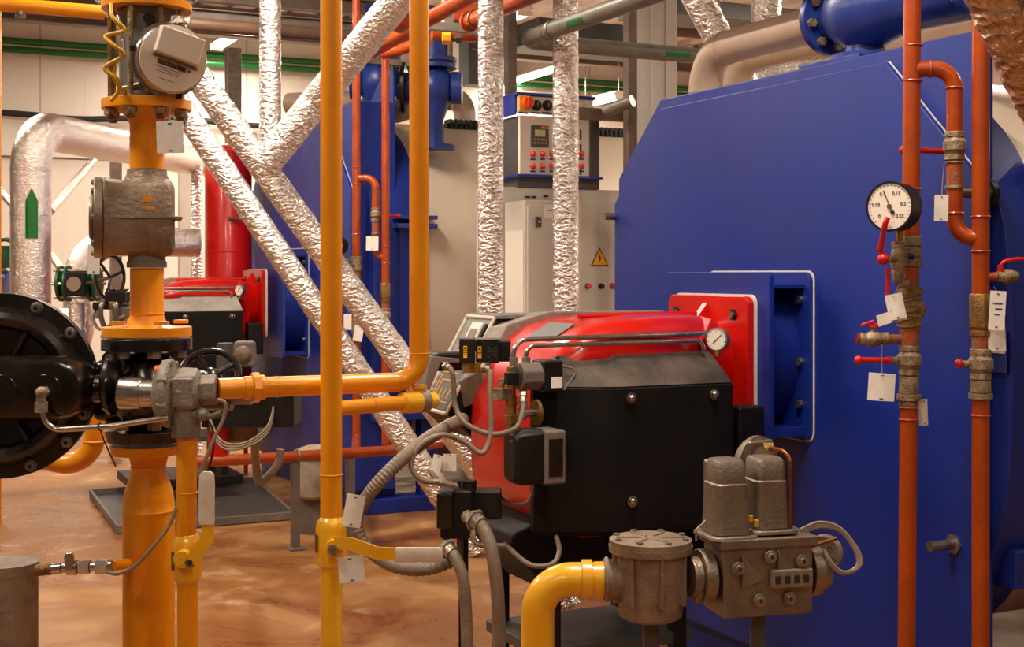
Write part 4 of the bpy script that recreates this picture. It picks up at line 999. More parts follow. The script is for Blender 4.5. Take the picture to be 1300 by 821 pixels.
bolts_ring(at(502, 24, 7.35), (at(502, 24, 7.35)-at(514, 17, 7.3)), .062, 6, .012, .015, o, 'orange_dirty')
pipe('orange_pipe', 'short orange elbow joining the right far riser at its top', 'pipe', [at(486, 68, 8.5), at(505, 64, 8.45), at(545, 50, 8.3)], .036, 'orange_paint', n=26, R=.04)
pipe('orange_pipe', 'lower orange pipe behind the second yellow pipe under the grey channel', 'pipe', [at(548, 45, 8.2), at(604, 47, 8.3)], .03, 'orange_paint', n=26)
t = thing('channel_frame', 'light grey steel channel frame holding the orange pipes at the top middle', 'frame', at(575, 42, 8.0))
MB().box(at(573, 35, 8.0), (.36, .05, .05), (N, U, Z)).build('rail', 'galvanised', t, .003); a = at(568, 20, 8.0); MB().box(V((a.x, 8.0, (P(0, 33, 8).z+CZ)/2)), (.06, .05, CZ-P(0, 33, 8).z), (N, U, Z)).build('hanger', 'galvanised', t, .003)
a = at(478, 78, 8.9); MB().box(a, (.34, .05, .04), (N, U, Z)).build('lower_rail', 'steel_post', t, .003)
for px, py in ((505, 41), (567, 49)):
    p = at(px, py, 7.7); t = thing('bleed_valve', 'small valve with a coiled yellow cap, %s the second tall yellow pipe' % ('left of' if px < 530 else 'right of'), 'valve', p-Z*.03)
    h = [p+X*(.045*(i/40)-.022)+YY*(.03*math.cos(i*.9))+Z*(.03*math.sin(i*.9)) for i in range(41)]
    MB().tube(h, .0075, 8).build('yellow_coil', 'yellow_bright', t); MB().cyl(p-X*.02, p+X*.06, .017, n=18).build('core', 'brown_brass', t); MB().hexn(p+X*.07, X, .03, .03).build('nut', 'dark_grey', t)
pipe('foil_wrap_pipe', 'white wrapped pipe stub beside the blue bit, between the tall yellow pipes', 'pipe', [at(489, 60, 9.2), at(489, 84, 9.2)], .06, 'blue_dull', n=24)
o = MB().box(at(552, 22, 9.0), (.14, .12, .14), (N, U, Z)).build('ceiling_pump', 'blue_valve', bevel=.01); tagp(o, 'blue pump head under the ceiling behind the grey channel frame', 'pump')
o = MB().box(at(590, 14, 8.6), (.16, .03, .12), (N, U, Z)).build('orange_plate', 'knob_orange', bevel=.003); tagp(o, 'small bright orange plate at the top edge left of the foil pipe', 'plate')

# ---------- low orange pipe, stands, beige pot, tray ----------
q = P(375, 579, 7.77)
a0, a1 = alongN(q, 236), alongN(q, 492)
z = q.z
o = pipe('water_main', 'low horizontal orange pipe on stands across the middle', 'pipe', [a0, a1, a1+N*.22-U*.0+V((.1, .25, 0))], .031, 'orange_paint', R=.1, n=26, ws=[(alongN(q, 447), N), (alongN(q, 300), N)])
MB().torus(alongN(q, 378), N, .034, .008, 28, 8).build('pipe_clamp', 'dull_steel', o)
rb = V((P(453, 0, 8.67).x, 8.67, z)); ja = alongN(q, 452)
pipe('water_link', 'short orange link from the foot of the left far riser to the low pipe', 'pipe', [V((P(1156, 0, 4.03).x-2.207, 8.67, z+.02)), V((P(1156, 0, 4.03).x-2.207, 8.67, z-.0)), ja], .028, 'orange_paint', n=22)
for px, lb in ((376, 'left grey angle stand under the low orange pipe'), (446, 'right grey angle stand under the low orange pipe, by the front yellow pipe')):
    c = alongN(q, px); t = thing('pipe_stand', lb, 'stand', V((c.x, c.y, 0)))
    MB().box(V((c.x, c.y, (z-.035)/2)), (.045, .008, z-.035), (N, U, Z)).box(V((c.x, c.y, (z-.035)/2))-N*.02-U*.02, (.006, .045, z-.035), (N, U, Z)).build('angle', 'grey_dust', t)
    MB().box(V((c.x, c.y, .005)), (.1, .1, .01), (N, U, Z)).build('foot_plate', 'grey_dust', t, .002)
c = P(401, 600, 8.25); 
t = thing('beige_filter_pot', 'beige cylindrical pot with a lid behind the front yellow pipe', 'pot', V((c.x, c.y, .2)))
MB().lathe(V((c.x, c.y, 0)), Z, [(.22, .09), (.24, .118), (.47, .118), (.5, .1)], 36).build('pot', 'beige_pot', t)
MB().lathe(V((c.x, c.y, 0)), Z, [(.47, .135), (.5, .14), (.515, .13), (.54, .06), (.545, .01)], 36).build('lid', 'beige_pot', t)
MB().box(V((c.x, c.y, .11)), (.2, .04, .22)).build('foot', 'grey_dust', t, .004)
# drip tray
cs_ = [onZ(115, 622, .05), onZ(150, 668, .05), onZ(372, 650, .05), onZ(322, 606, .05)]
t = thing('drip_tray', 'shallow dark metal tray lying on the floor behind the yellow gas pipes', 'tray', V((sum(c.x for c in cs_)/4, sum(c.y for c in cs_)/4, 0)))
MB().prism([V((c.x, c.y, .004)) for c in cs_], Z*.01).build('base', 'dark_grey', t)
for a, b in zip(cs_, cs_[1:]+cs_[:1]):
    a = V((a.x, a.y, .03)); b = V((b.x, b.y, .03)); d = (b-a); MB().box((a+b)/2, (d.length, .02, .05), (d.normalized(), Z.cross(d.normalized()), Z)).build('rim', 'grey_dust', t, .003)
# green valve with gearbox and handwheel, back left
c = P(97, 360, 8.6)
t = thing('butterfly_valve', 'green flanged valve with a black gearbox and handwheel on the silver pipe', 'valve', c-Z*.3)
for i, dx in enumerate((-.105, -.06, .09, .125)): MB().cyl(c+X*dx, c+X*(dx+.018), .115, n=24).build('flange', 'green_dark', t, .003)
MB().cyl(c-X*.1, c+X*.12, .07, n=24).build('body', 'green_dark', t)
for w in range(6): a = w*1.047; o_ = V((0, math.cos(a), math.sin(a)))*.098; MB().cyl(c+o_-X*.13, c+o_+X*.16, .01, n=8).build('stud', 'zinc', t)
g = c+X*.05-YY*.16
MB().box(g, (.13, .08, .15)).build('gearbox', 'black_plastic', t, .01); MB().cyl(g-YY*.041, g-YY*.05, .045, n=28).build('indicator', 'cable_grey', t)
h = P(140, 352, 8.25); MB().cyl(g+X*.06, h, .011, n=10).build('shaft', 'dull_steel', t)
hx = V((.93, -.36, 0)).normalized(); w = MB().torus(h, hx, .135, .011, 40, 8).build('handwheel', 'black_gloss', t)
fr_ = frame(hx)
for k in range(3): a = k*2.094+.3; MB().tube([h, h+(fr_[0]*math.cos(a)+fr_[1]*math.sin(a))*.13], .009, 8).build('spoke', 'black_gloss', w)
MB().cyl(c-Z*.12, V((c.x, c.y, 1.0)), .05, n=20).build('leg_pipe', 'foil_smooth', t)
# pressure switch cluster beside it
c = P(146, 388, 6.4)
t = thing('pressure_switch', 'twin black pressure switches with steel elbows left of the yellow pipe', 'switch', c-Z*.1)
MB().box(P(149, 377, 6.4), (.1, .08, .05)).build('switch', 'black_plastic', t, .004); MB().box(P(137, 388, 6.4), (.13, .06, .035)).build('block', 'black_plastic', t, .004); MB().box(P(145, 388, 6.37), (.04, .05, .04)).build('brass_block', 'brass', t, .003)
for px in (130, 148):
    a = P(px, 386, 6.34); MB().tube(spline([a, a-YY*.02-Z*.01, a-Z*.06-YY*.02, a-Z*.12+X*.01, a-Z*.16-X*.0]), .012, 12).build('hose', 'dull_steel', t)
MB().box(P(158, 402, 6.4), (.07, .07, .09)).build('fitting_block', 'grey_dust', t, .004); MB().tube(spline([P(122, 392, 6.4), P(118, 404, 6.38), P(128, 418, 6.35), P(150, 405, 6.35), P(162, 398, 6.38)]), .008, 10).build('loop', 'cable_grey', t)
MB().tube([P(158, 405, 6.4), P(190, 405, 6.5), V((P(190, 405, 6.5).x, 6.5, 0))], .012, 10).build('support_tube', 'black_plastic', t)
tag('blank white card hanging left of the grey filter, in front of the silver arch', P(119, 329, 3.35), .03, .075, P(119, 312, 3.3), 0, fx=(0, -1, 0))
# blue and green bits at the left edge
o = MB().cyl(P(4, 372, 9.6), P(14, 372, 9.6), .16, n=28).cyl(P(2, 372, 9.6), P(4, 372, 9.6), .19, n=28).build('circulation_pump', 'blue_valve', bevel=.004); tagp(o, 'dark blue pump body at the left edge behind the silver riser', 'pump')
o = MB().cyl(P(6, 312, 9.6)-Z*.0, P(6, 340, 9.6), .05, n=20).torus(P(6, 316, 9.6), YY, .07, .016, 24, 8).build('green_valve', 'green_dark'); tagp(o, 'green valve at the left edge behind the silver riser', 'valve')
o = pipe('gas_pipe', 'narrow strip of yellow vertical pipe at the left edge', 'pipe', [V((P(-6, 0, 8.6).x, 8.6, CZ)), V((P(-6, 0, 8.6).x, 8.6, 0))], .037, 'yellow_paint', n=24)
# ---------- gas meter column, left foreground ----------
YM = 3.05; cx = P(186.5, 0, YM).x
def c_(py, Y=YM, x=None): return V((cx if x is None else x, Y, P(0, py, Y).z))
u1 = 1.0
# upper pipe
t = thing('gas_pipe', 'yellow gas pipe with a flange rising above the gas meter to the ceiling', 'pipe', c_(12))
MB().tube([c_(-2), V((cx, YM, CZ))], .037, 32).build('pipe', 'yellow_paint', t)
MB().lathe(c_(0), Z, [(-.002, .06), (.04, .037)], 32).build('weld_neck', 'yellow_paint', t)
fl = MB().lathe(c_(9), Z, [(-.009, .1), (.009, .1), (.009, .05), (.014, .045)], 56).build('flange', 'yellow_paint', t, .0015)
# meter
t = thing('gas_meter', 'grey-green gas meter with a round silver counter head between yellow flanges', 'meter', c_(133))
MB().lathe(c_(70), Z, [(-.098, .066), (-.092, .066), (-.085, .061), (.085, .061), (.092, .066), (.098, .066)], 44).build('body', 'grey_pipe', t)
lb = MB().box(c_(62)+V((-.042, -.047, 0)), (.008, .0015, .028), ((X*.75-YY*.66), (X*.66+YY*.75), Z)).build('arrow_plate', 'paper', t); MB().box(c_(62)+V((-.0425, -.0485, 0)), (.002, .001, .02), ((X*.75-YY*.66), (X*.66+YY*.75), Z)).build('arrow', 'ink', lb)
hd = c_(75, 2.955, P(217, 0, 2.955).x); hx = V((.44, -.89, -.08)).normalized()
rr_ = Z.cross(hx).normalized(); uu = hx.cross(rr_).normalized(); an = math.radians(-16)
rx = rr_*math.cos(an)+uu*math.sin(an); ux = uu*math.cos(an)-rr_*math.sin(an)
MB().cyl(hd-hx*.06, hd-hx*.03, .035, n=28).cyl(hd-hx*.09, hd-hx*.05, .022, n=20).build('neck', 'dull_steel', t)
MB().lathe(hd, hx, [(-.045, .06), (-.04, .079), (-.025, .083), (-.02, .083), (-.02, .078), (.012, .077), (.02, .074), (.024, .07)], 60).build('counter_head', 'steel', t)
face = MB().cyl(hd+hx*.022, hd+hx*.0265, .0725, n=60).build('face', 'panel_white', t)
MB().box(hd+hx*.036+ux*.029+rx*.002, (.1, .062, .034), (rx, ux, hx), (.96, .94)).build('cover_block', 'panel_white', t, .003)
MB().box(hd+hx*.0275-ux*.0055+rx*.006, (.1, .005, .004), (rx, ux, hx)).build('gap', 'dull_steel', t)
cw = hd+hx*.0275-ux*.016+rx*.004
w = MB().box(cw-rx*.004, (.062, .009, .0015), (rx, ux, hx)).build('counter_window', 'ink', t)
MB().box(cw+rx*.021-ux*.0005, (.018, .011, .0012), (rx, ux, hx)).build('red_window', 'knob_red', t)
for i in range(8): MB().box(cw+rx*(-.030+i*.0075)+hx*.0012, (.0035, .0052, .0006), (rx, ux, hx)).build('digit', 'brown_brass' if i < 6 else 'ink', w)
pr_ = MB()
for k, (a, l) in enumerate(((-.026, .06), (-.031, .045), (-.036, .05), (-.05, .035))): pr_.box(hd+hx*.0269+ux*a+rx*(-.004+.004*(k % 2)), (l, .0012, .0005), (rx, ux, hx))
pr_.build('print', 'grey_dust', face)
MB().cyl(cw+rx*.036, cw+rx*.036+hx*.002, .003, n=12).build('green_dot', 'green_paint', t)
for a in (2.9, 5.0): q = hd-hx*.022+(rr_*math.cos(a)+uu*math.sin(a))*.082; MB().box(q, (.012, .012, .012), (rr_, uu, hx)).build('seal_lug', 'black_plastic', t, .001)
MB().cyl(hd-hx*.0+uu*.079+rr_*.02, hd+uu*.094+rr_*.02, .022, n=20).build('top_plug', 'foil', t)
q = c_(31)+V((.024, -.062, 0)); MB().cyl(q, q-YY*.014, .012, n=20).build('port_plug', 'black_plastic', t)
q = c_(118)+V((-.03, -.05, 0)); MB().tube([q-X*.012-YY*.01, q+X*.03+Z*.01-YY*.01], .007, 12).build('oil_port', 'dull_steel', t)
# studs between flanges
for i in range(8):
    a = math.radians(-100+45*i); o_ = V((math.cos(a), math.sin(a), 0))*.083
    s = thing('flange_stud', 'threaded brass-coloured stud clamping the gas meter between its two yellow flanges', 'bolt', c_(154)+o_, 'studs round the gas meter')
    MB().cyl(c_(150)+o_, c_(-2)+o_, .0068, n=14).build('rod', 'brown_brass' if i % 2 else 'brass_dirty', s)
    MB().hexn(c_(145.5)+o_, Z, .0155, .014).build('nut', 'brass_dirty', s); MB().hexn(c_(0)+o_, Z, .0155, .012).build('nut', 'brass_dirty', s); MB().cyl(c_(151)+o_, c_(155)+o_, .009, n=14).build('stud_end', 'brown_brass', s)
# coiled cable
pts = [P(141, 5, 2.95), P(143, 22, 2.93), P(158, 38, 2.93), P(134, 46, 2.93), P(145, 58, 2.92), P(157, 70, 2.93), P(133, 86, 2.93), P(148, 100, 2.93), P(150, 116, 2.94), P(141, 128, 2.95)]
o = MB().tube(spline(pts, 10), .0048, 12).build('earth_cable', 'yellow_cable'); tagp(o, 'yellow-green earth cable looping down the left side of the gas meter', 'cable')
o = MB().tube(spline([P(146, 84, 2.94), P(145, 100, 2.94), P(153, 112, 2.95), P(158, 118, 2.96)], 10), .0045, 12).build('earth_cable', 'yellow_cable'); tagp(o, 'short yellow cable beside the meter body, below the looping one', 'cable')
# lower flange + neck
t = thing('gas_pipe', 'yellow gas pipe between the gas meter and the grey filter, with a wide flange', 'pipe', c_(216))
MB().lathe(c_(134), Z, [(-.011, .1), (.0115, .1)], 56).build('flange', 'yellow_paint', t, .0015)
MB().lathe(c_(134), Z, [(-.011, .062), (-.03, .043), (-.045, .038), (-.145, .038)], 40).build('pipe', 'yellow_paint', t)
# tag on the neck
tag('white card hanging from the lower yellow flange under the meter head', P(216, 174, 2.93), .058, .07, P(216, 125, 2.94), -.03, fx=(.1, -1, 0))
# gas filter
fc = c_(277); ax1 = V((.96, .28, 0)).normalized(); ax2 = V((-.28, .96, 0)).normalized()
t = thing('gas_filter', 'cast grey-brown gas filter housing with a round side cover', 'filter', c_(333))
sec = lambda w, h, x, k=.03: [fc+ax1*x+ax2*a+Z*b for a, b in ((-w, -h*.55), (-w*.86, -h*.86), (-w*.5, -h), (w*.5, -h), (w*.86, -h*.86), (w, -h*.55), (w, h*.6), (w*.86, h*.88), (w*.5, h), (-w*.5, h), (-w*.86, h*.88), (-w, h*.6))]
MB().rings([sec(.082, .092, -.095), sec(.078, .086, -.08), sec(.072, .083, -.04), sec(.074, .088, .04), sec(.071, .085, .052), sec(.06, .07, .06)]).build('housing', 'cast_brown', t, .006)
MB().rings([sec(.079, .004, -.085), sec(.0775, .004, .05), sec(.07, .004, .076)]).build('parting_ridge', 'cast_brown', t)
cv = MB().cyl(fc-ax1*.095, fc-ax1*.115, .092, n=40).cyl(fc-ax1*.115, fc-ax1*.122, .06, n=40).build('side_cover', 'alu_cast', t, .003)
bolts_ring(fc-ax1*.115, -ax1, .08, 8, .007, .006, cv, 'zinc')
MB().torus(fc-ax1*.122, ax1, .045, .004, 32, 6).build('cover_ring', 'alu_cast', cv)
MB().lathe(c_(222), Z, [(-.02, .055), (.0, .045), (.012, .044)], 36).build('inlet_collar', 'cast_brown', t)
MB().lathe(c_(333), Z, [(-.012, .046), (.0, .046), (.004, .043), (.03, .042)], 12).build('outlet_nut', 'cast_grey', t, .001)
MB().box(fc+ax1*.0-ax2*.0735+Z*.04, (.02, .002, .012), (ax1, ax2, Z)).box(fc+ax1*.005-ax2*.0735+Z*.02, (.018, .002, .006), (ax1, ax2, Z)).build('paint_smudge', 'yellow_paint', t)
# lower yellow spool
t = thing('gas_pipe', 'yellow gas spool between the filter and the black valve, flange at its foot', 'pipe', c_(428))
MB().lathe(c_(340), Z, [(0, .0375), (-.1, .0375), (-.104, .039), (-.108, .0375), (-.125, .044), (-.135, .05)], 40).build('pipe', 'yellow_paint', t)
MB().lathe(c_(419), Z, [(-.014, .1), (.008, .1), (.008, .06), (.013, .05)], 56).build('flange', 'yellow_paint', t, .0015)
for a in (-2.2, -.9, .6, 2.2): q = c_(411)+V((math.cos(a), math.sin(a), 0))*.08; MB().cyl(q, q+Z*.008, .018, n=6).build('bolt', 'yellow_paint', t, .001)
# black valve
t = thing('safety_valve', 'black cast gas valve clamped between the yellow flanges', 'valve', c_(562))
MB().lathe(c_(436), Z, [(-.014, .101), (.012, .101), (.012, .06)], 56).build('upper_flange', 'black_gloss', t, .0015)
for a in (-2.0, -1.1, -.2, .9, 2, 3.1):
    q = c_(436)+V((math.cos(a), math.sin(a), 0))*.08; MB().hexn(q-Z*.022, Z, .016, .016).build('nut', 'cast_brown', t)
    q = c_(553)+V((math.cos(a), math.sin(a), 0))*.08; MB().hexn(q+Z*.03, Z, .016, .018).build('nut', 'cast_brown', t)
MB().lathe(c_(495), Z, [(-.09, .045), (-.07, .055), (-.05, .072), (-.02, .08), (.03, .078), (.06, .062), (.085, .05)], 44).build('body', 'black_gloss', t)
MB().box(c_(495)+V((-.06, .02, 0)), (.12, .1, .14)).build('side_body', 'black_gloss', t, .02)
MB().lathe(c_(552), Z, [(-.013, .089), (.013, .096), (.013, .05)], 56).build('lower_flange', 'black_gloss', t, .0015)
MB().cyl(c_(492)+V((.05, .03, 0)), c_(492)+V((.12, .05, 0)), .035, n=24).build('boss', 'black_gloss', t)
# foot reducer
t = thing('gas_pipe', 'wide yellow reducer and riser coming up from the floor under the black valve', 'pipe', V((cx, YM, 0)))
MB().lathe(c_(569), Z, [(-.012, .078), (.009, .082), (.009, .05)], 56).build('flange', 'yellow_paint', t, .0015)
zf = c_(569).z
MB().lathe(V((cx+.004, YM, 0)), Z, [(zf-.01, .046), (P(0, 590, YM).z, .039), (P(0, 592, YM).z, .041), (P(0, 594, YM).z, .039), (P(0, 602, YM).z, .041), (P(0, 622, YM).z, .053), (P(0, 635, YM).z, .057), (P(0, 645, YM).z, .058), (P(0, 647, YM).z, .0605), (P(0, 649, YM).z, .058), (.012, .058), (.012, .09), (0, .09)], 44).build('riser', 'yellow_paint', t)

# ---------- big black regulator ----------
YR = 2.92; rc = P(3, 489, YR); ra = V((.14, -.99, 0)).normalized(); r1 = 117/F*YR
t = thing('gas_regulator', 'large glossy black diaphragm gas regulator cut off by the left edge', 'regulator', rc-Z*r1)
MB().lathe(rc, ra, [(-.1, .09), (-.08, .14), (-.03, r1*.86), (-.02, r1), (-.003, r1), (-.003, r1*.97), (.003, r1*.97), (.003, r1), (.018, r1), (.02, r1*.86), (.05, r1*.8), (.058, r1*.74), (.05, r1*.66), (.035, r1*.62), (.03, .05)], 96).build('diaphragm_casing', 'black_gloss', t)
ua, va_ = frame(ra)
for k in range(12):
    # bolts at the angles seen on the rim
    w = math.radians([66, 38, 10, -20, -42, -70, -100, -130, 190, 160, 125, 95][k]); q = rc+X*math.cos(w)*r1*.92+Z*math.sin(w)*r1*.92+YY*(math.cos(w)*r1*.92*.14)
    b = MB().cyl(q+ra*.018, q+ra*.022, .013, n=24).cyl(q+ra*.022, q+ra*.032, .0095, n=24).build('cap_screw', 'dull_steel', t, .001); MB().hexn(q+ra*.0325, ra, .0045, .002).build('socket', 'black_plastic', b)
for w in (62, 118, 240, 300):
    d = X*math.cos(math.radians(w))+Z*math.sin(math.radians(w)); a = rc+d*.03+ra*.04; b = rc+d*r1*.66+ra*.045; MB().tube([a, b], .005, 8).build('rib', 'black_gloss', t)
hc = P(3, 493, YR-.06); sx = ra.cross(Z).normalized(); sx = X
def stad(y, r, x1, n=12):
    o = []; c2 = V((x1, y, hc.z))
    for i in range(n+1): w = -math.pi/2+math.pi*i/n; o.append(c2+X*math.cos(w)*r+Z*math.sin(w)*r)
    c3 = V((-1.35, y, hc.z))
    for i in range(n+1): w = math.pi/2+math.pi*i/n; o.append(c3+X*math.cos(w)*r+Z*math.sin(w)*r)
    return o
xr = P(65, 0, 2.83).x
MB().rings([stad(YR+.02, .071, xr), stad(YR-.075, .068, xr), stad(YR-.09, .06, xr), stad(YR-.094, .05, xr)]).build('valve_housing', 'black_gloss', t)
q = P(57, 497, YR-.094); MB().torus(q+Z*.0, YY, .034, .0025, 40, 6).build('port_ring', 'black_gloss', t)
q = P(0, 497, YR-.094); MB().torus(q+Z*.0, YY, .034, .0025, 40, 6).build('port_ring', 'black_gloss', t)
a, b = P(96, 493, YR), P(134, 493, YR); MB().cyl(a, b, .03, n=32).build('neck', 'black_gloss', t)
a = P(140, 487, YR)
MB().lathe(a, X, [(-.012, .04), (-.006, .062), (.0, .068), (.008, .068), (.012, .05)], 48).build('neck_flange', 'black_gloss', t)
MB().cyl(P(139, 454, YR-.01)-YY*.012, P(139, 454, YR-.01)+YY*.012, .013, n=24).cyl(P(139, 454, YR-.01)-YY*.012, P(139, 454, YR-.01)-YY*.02, .008, n=20).build('ear', 'black_gloss', t)
q = P(139, 454, YR-.03); MB().cyl(q, q-YY*.006, .0085, n=20).build('ear_screw', 'steel', t)
# impulse tube with elbow
q = P(57, 497, YR-.1)
t = thing('impulse_tube', 'bent steel impulse tube from the black regulator to the grey regulator', 'tube', P(63, 545, 2.8))
MB().cyl(q, q-YY*.02, .012, n=6).ball(q-YY*.022, .0125).cyl(q-YY*.022, q-YY*.022-Z*.018, .010, n=16).build('elbow_fitting', 'brass_dirty', t)
MB().hexn(q-YY*.022-Z*.03, Z, .0135, .022).build('nut', 'cast_grey', t)
g_ = P(215, 530, 2.86)
MB().tube(fillet([q-YY*.022-Z*.03, P(60, 546, 2.80), P(140, 541, 2.81), P(213, 530, 2.84)], .035), .0062, 14).build('tube', 'steel', t)
tie = P(126, 541, 2.81); MB().torus(tie, X, .0075, .002, 16, 6).build('cable_tie', 'rubber', t); MB().tube([tie, tie-Z*.03+X*.01, P(147, 592, 2.82)], .0016, 6).build('tie_tail', 'rubber', t)

# ---------- grey regulator line ----------
YG = 2.90
def g(px, py, dy=0): return P(px, py, YG+dy)
t = thing('line_regulator', 'grey die-cast regulator with a ribbed disc and steel cylinder before the yellow pipe', 'regulator', g(236, 556))
MB().lathe(g(180, 499), X, [(-.048, .034), (-.044, .036), (.0, .036), (.0, .0318), (.045, .0318)], 44).build('spring_case', 'steel', t)
MB().cyl(g(157, 499), g(162, 499), .035, n=40).build('case_cap', 'black_plastic', t)
MB().lathe(g(214, 499), X, [(-.026, .045), (-.018, .062), (-.008, .072), (-.002, .074), (.006, .074), (.01, .07), (.012, .055), (.02, .045)], 60).build('disc_housing', 'cast_grey', t)
for k in range(8): w = k*.785+.3; o_ = (YY*math.cos(w)+Z*math.sin(w))*.069; MB().cyl(g(214, 499)+o_-X*.008, g(214, 499)+o_+X*.012, .007, n=12).build('rim_screw', 'cast_grey', t)
MB().lathe(g(238, 496), X, [(-.03, .044), (-.01, .052), (.022, .05), (.03, .04)], 8).build('body', 'cast_grey', t, .004)
MB().box(g(238, 496)-YY*.03, (.045, .04, .062)).build('square_boss', 'cast_grey', t, .004)
MB().cyl(g(254, 495), g(276, 494), .0335, n=6, rot=.52).build('union_nut', 'cast_grey', t, .003)
MB().cyl(g(236, 510), g(236, 536), .032, n=32).build('lower_neck', 'cast_grey', t)
MB().cyl(g(236, 535), g(236, 555), .0325, n=8, rot=.39).build('lower_nut', 'cast_grey', t, .003)
MB().cyl(g(197, 471, -.03), g(204, 471, -.03), .0125, n=20).build('orange_cap', 'knob_orange', t, .002); MB().cyl(g(204, 471, -.03), g(212, 471, -.03), .009, n=20).build('breather', 'cast_grey', t)
MB().ball(g(257, 526, -.03), .0135).cyl(g(240, 526, -.02), g(257, 526, -.03), .009, n=16).build('test_nipple', 'cast_grey', t)
MB().tube(fillet([g(259, 528, -.03), g(268, 529, -.03), g(281, 524, -.02)], .03), .0065, 12).build('outlet_stub', 'hose_grey', t)
o = MB().tube(spline([g(276, 507, -.03), g(286, 512, -.03), g(284, 530, -.03), g(274, 552, -.04), g(262, 580, -.05), g(255, 598, -.05)], 10), .0042, 12).build('sensor_cable', 'cable_grey'); tagp(o, 'light grey cable looping down beside the grey regulator', 'cable')
o = MB().tube(spline([g(262, 530, .1), g(270, 545, .1), g(271, 570, .1), g(264, 598, .1)], 8), .0025, 8).build('sensor_cable', 'rubber'); tagp(o, 'thin black cable behind the light grey one, above the white lever grip', 'cable')
# yellow drop pipe + ball valve
t = thing('gas_pipe', 'slim yellow gas pipe dropping from the grey regulator to the lever valve', 'pipe', g(236, 690))
mb = MB().tube([g(237.5, 554), g(236, 688)], .0218, 30); weld(mb, g(237, 625), Z, .0218, .002); mb.build('pipe', 'yellow_paint', t)
t = thing('gas_ball_valve', 'yellow gas ball valve with its white-gripped lever standing upright', 'valve', g(236, 730))
c = g(238, 704)
MB().lathe(c, Z, [(-.06, .022), (-.05, .03), (-.03, .031), (.025, .031), (.04, .026), (.045, .022)], 10).build('body', 'yellow_bright', t, .001)
MB().cyl(c-YY*.028, c-YY*.05, .019, n=24).build('stem_boss', 'yellow_bright', t, .002); s_ = MB().hexn(c+V((.02, -.055, -.004)), YY, .0125, .012).build('stem_nut', 'steel', t); MB().cyl(c+V((.02, -.062, -.004)), c+V((.02, -.0635, -.004)), .006, n=16).build('stem_end', 'ink', s_)
hb = [g(247, 716, -.06), g(246, 704, -.06), g(264, 684, -.06), g(264, 662, -.06)]
mb = MB(); pr = fillet(hb, .03)
R = []
for i, p in enumerate(pr):
    d = (pr[min(i+1, len(pr)-1)]-pr[max(0, i-1)]).normalized(); sd = YY.cross(d).normalized(); R.append([p-sd*.0135-YY*.002, p+sd*.0135-YY*.002, p+sd*.0135+YY*.002, p-sd*.0135+YY*.002])
mb.rings(R).build('lever', 'yellow_bright', t)
gc = g(262.5, 632, -.06)
MB().rings([[gc+Z*z+X*x*w+YY*y*.0045 for x, y in ((-1, -.6), (-.7, -1), (.7, -1), (1, -.6), (1, .6), (.7, 1), (-.7, 1), (-1, .6))] for z, w in ((-.056, .015), (-.05, .0165), (.035, .0165), (.05, .015), (.056, .009))]).build('grip', 'sleeve_white', t)
MB().box(c+V((-.0285, -.012, -.01)), (.004, .018, .04)).build('id_plate', 'grey_dust', t, .001)
t = thing('gas_pipe', 'slim yellow pipe continuing down below the upright-lever valve', 'pipe', V((c.x, c.y, 0)))
MB().tube([c-Z*.045, V((c.x, c.y, 0))], .0218, 30).build('pipe', 'yellow_paint', t)
# small chrome stop valve bottom left
a = g(66, 722)
t = thing('stop_valve', 'small chrome stop valve in the pipe stub at the bottom left', 'valve', g(95, 735))
mb = MB(); mb.cyl(g(66, 722), g(78, 721), .012, n=16); mb.lathe(g(92, 720), X, [(-.024, .009), (-.02, .012), (-.012, .012), (-.01, .017), (.01, .017), (.014, .011), (.026, .011)], 20); mb.hexn(g(108, 719), X, .016, .022); mb.cyl(g(115, 719), g(122, 719), .010, n=16); mb.hexn(g(130, 719), X, .017, .026); mb.cyl(g(136, 719), g(143, 718), .013, n=16)
mb.build('body', 'steel', t)
MB().rings([[g(88, y, -.02)+X*x+YY*yy for x, yy in ((-w, -.006), (w, -.006), (w, .006), (-w, .006))] for y, w in ((724, .006), (716, .009), (706, .010), (701, .006))]).build('lever', 'steel', t, .002)
o = pipe('gas_stub', 'short yellow branch stub between the chrome valve and the wide riser', 'pipe', [g(142, 718, 0), g(164, 715, .1)], .0115, 'yellow_paint', n=22)
o = pipe('brass_stub', 'short ochre stub left of the chrome stop valve', 'pipe', [g(46, 724), g(66, 722)], .0125, 'brown_brass', n=20)
c0 = g(6, 735, .04)
o = MB().lathe(V((c0.x, c0.y, 0)), Z, [(0, .07), (P(0, 726, c0.y).z, .07), (P(0, 726, c0.y).z, .072), (P(0, 713, c0.y).z, .072), (P(0, 712, c0.y).z, .06)], 44).build('filter_pot', 'cast_brown'); tagp(o, 'round grey metal pot rising at the bottom left corner', 'pot')
o = MB().tube(spline([g(136, 726, -.02), g(150, 728, -.03), g(172, 718, -.04), g(196, 692, -.05), (g(214, 668, -.04)), g(224, 645, -.03)], 10), .0042, 12).build('sensor_cable', 'cable_grey'); tagp(o, 'grey cable curving from the chrome valve up across the wide yellow riser', 'cable')
# yellow elbow behind the regulator
ye = 3.5
o = pipe('gas_elbow', 'yellow pipe elbow curving down to the left behind the black regulator', 'pipe', [P(121, 500, ye), P(120, 597, ye), P(20, 575, ye)], .027, 'yellow_paint', R=.075, n=30, ws=[(P(120, 560, ye), Z)])

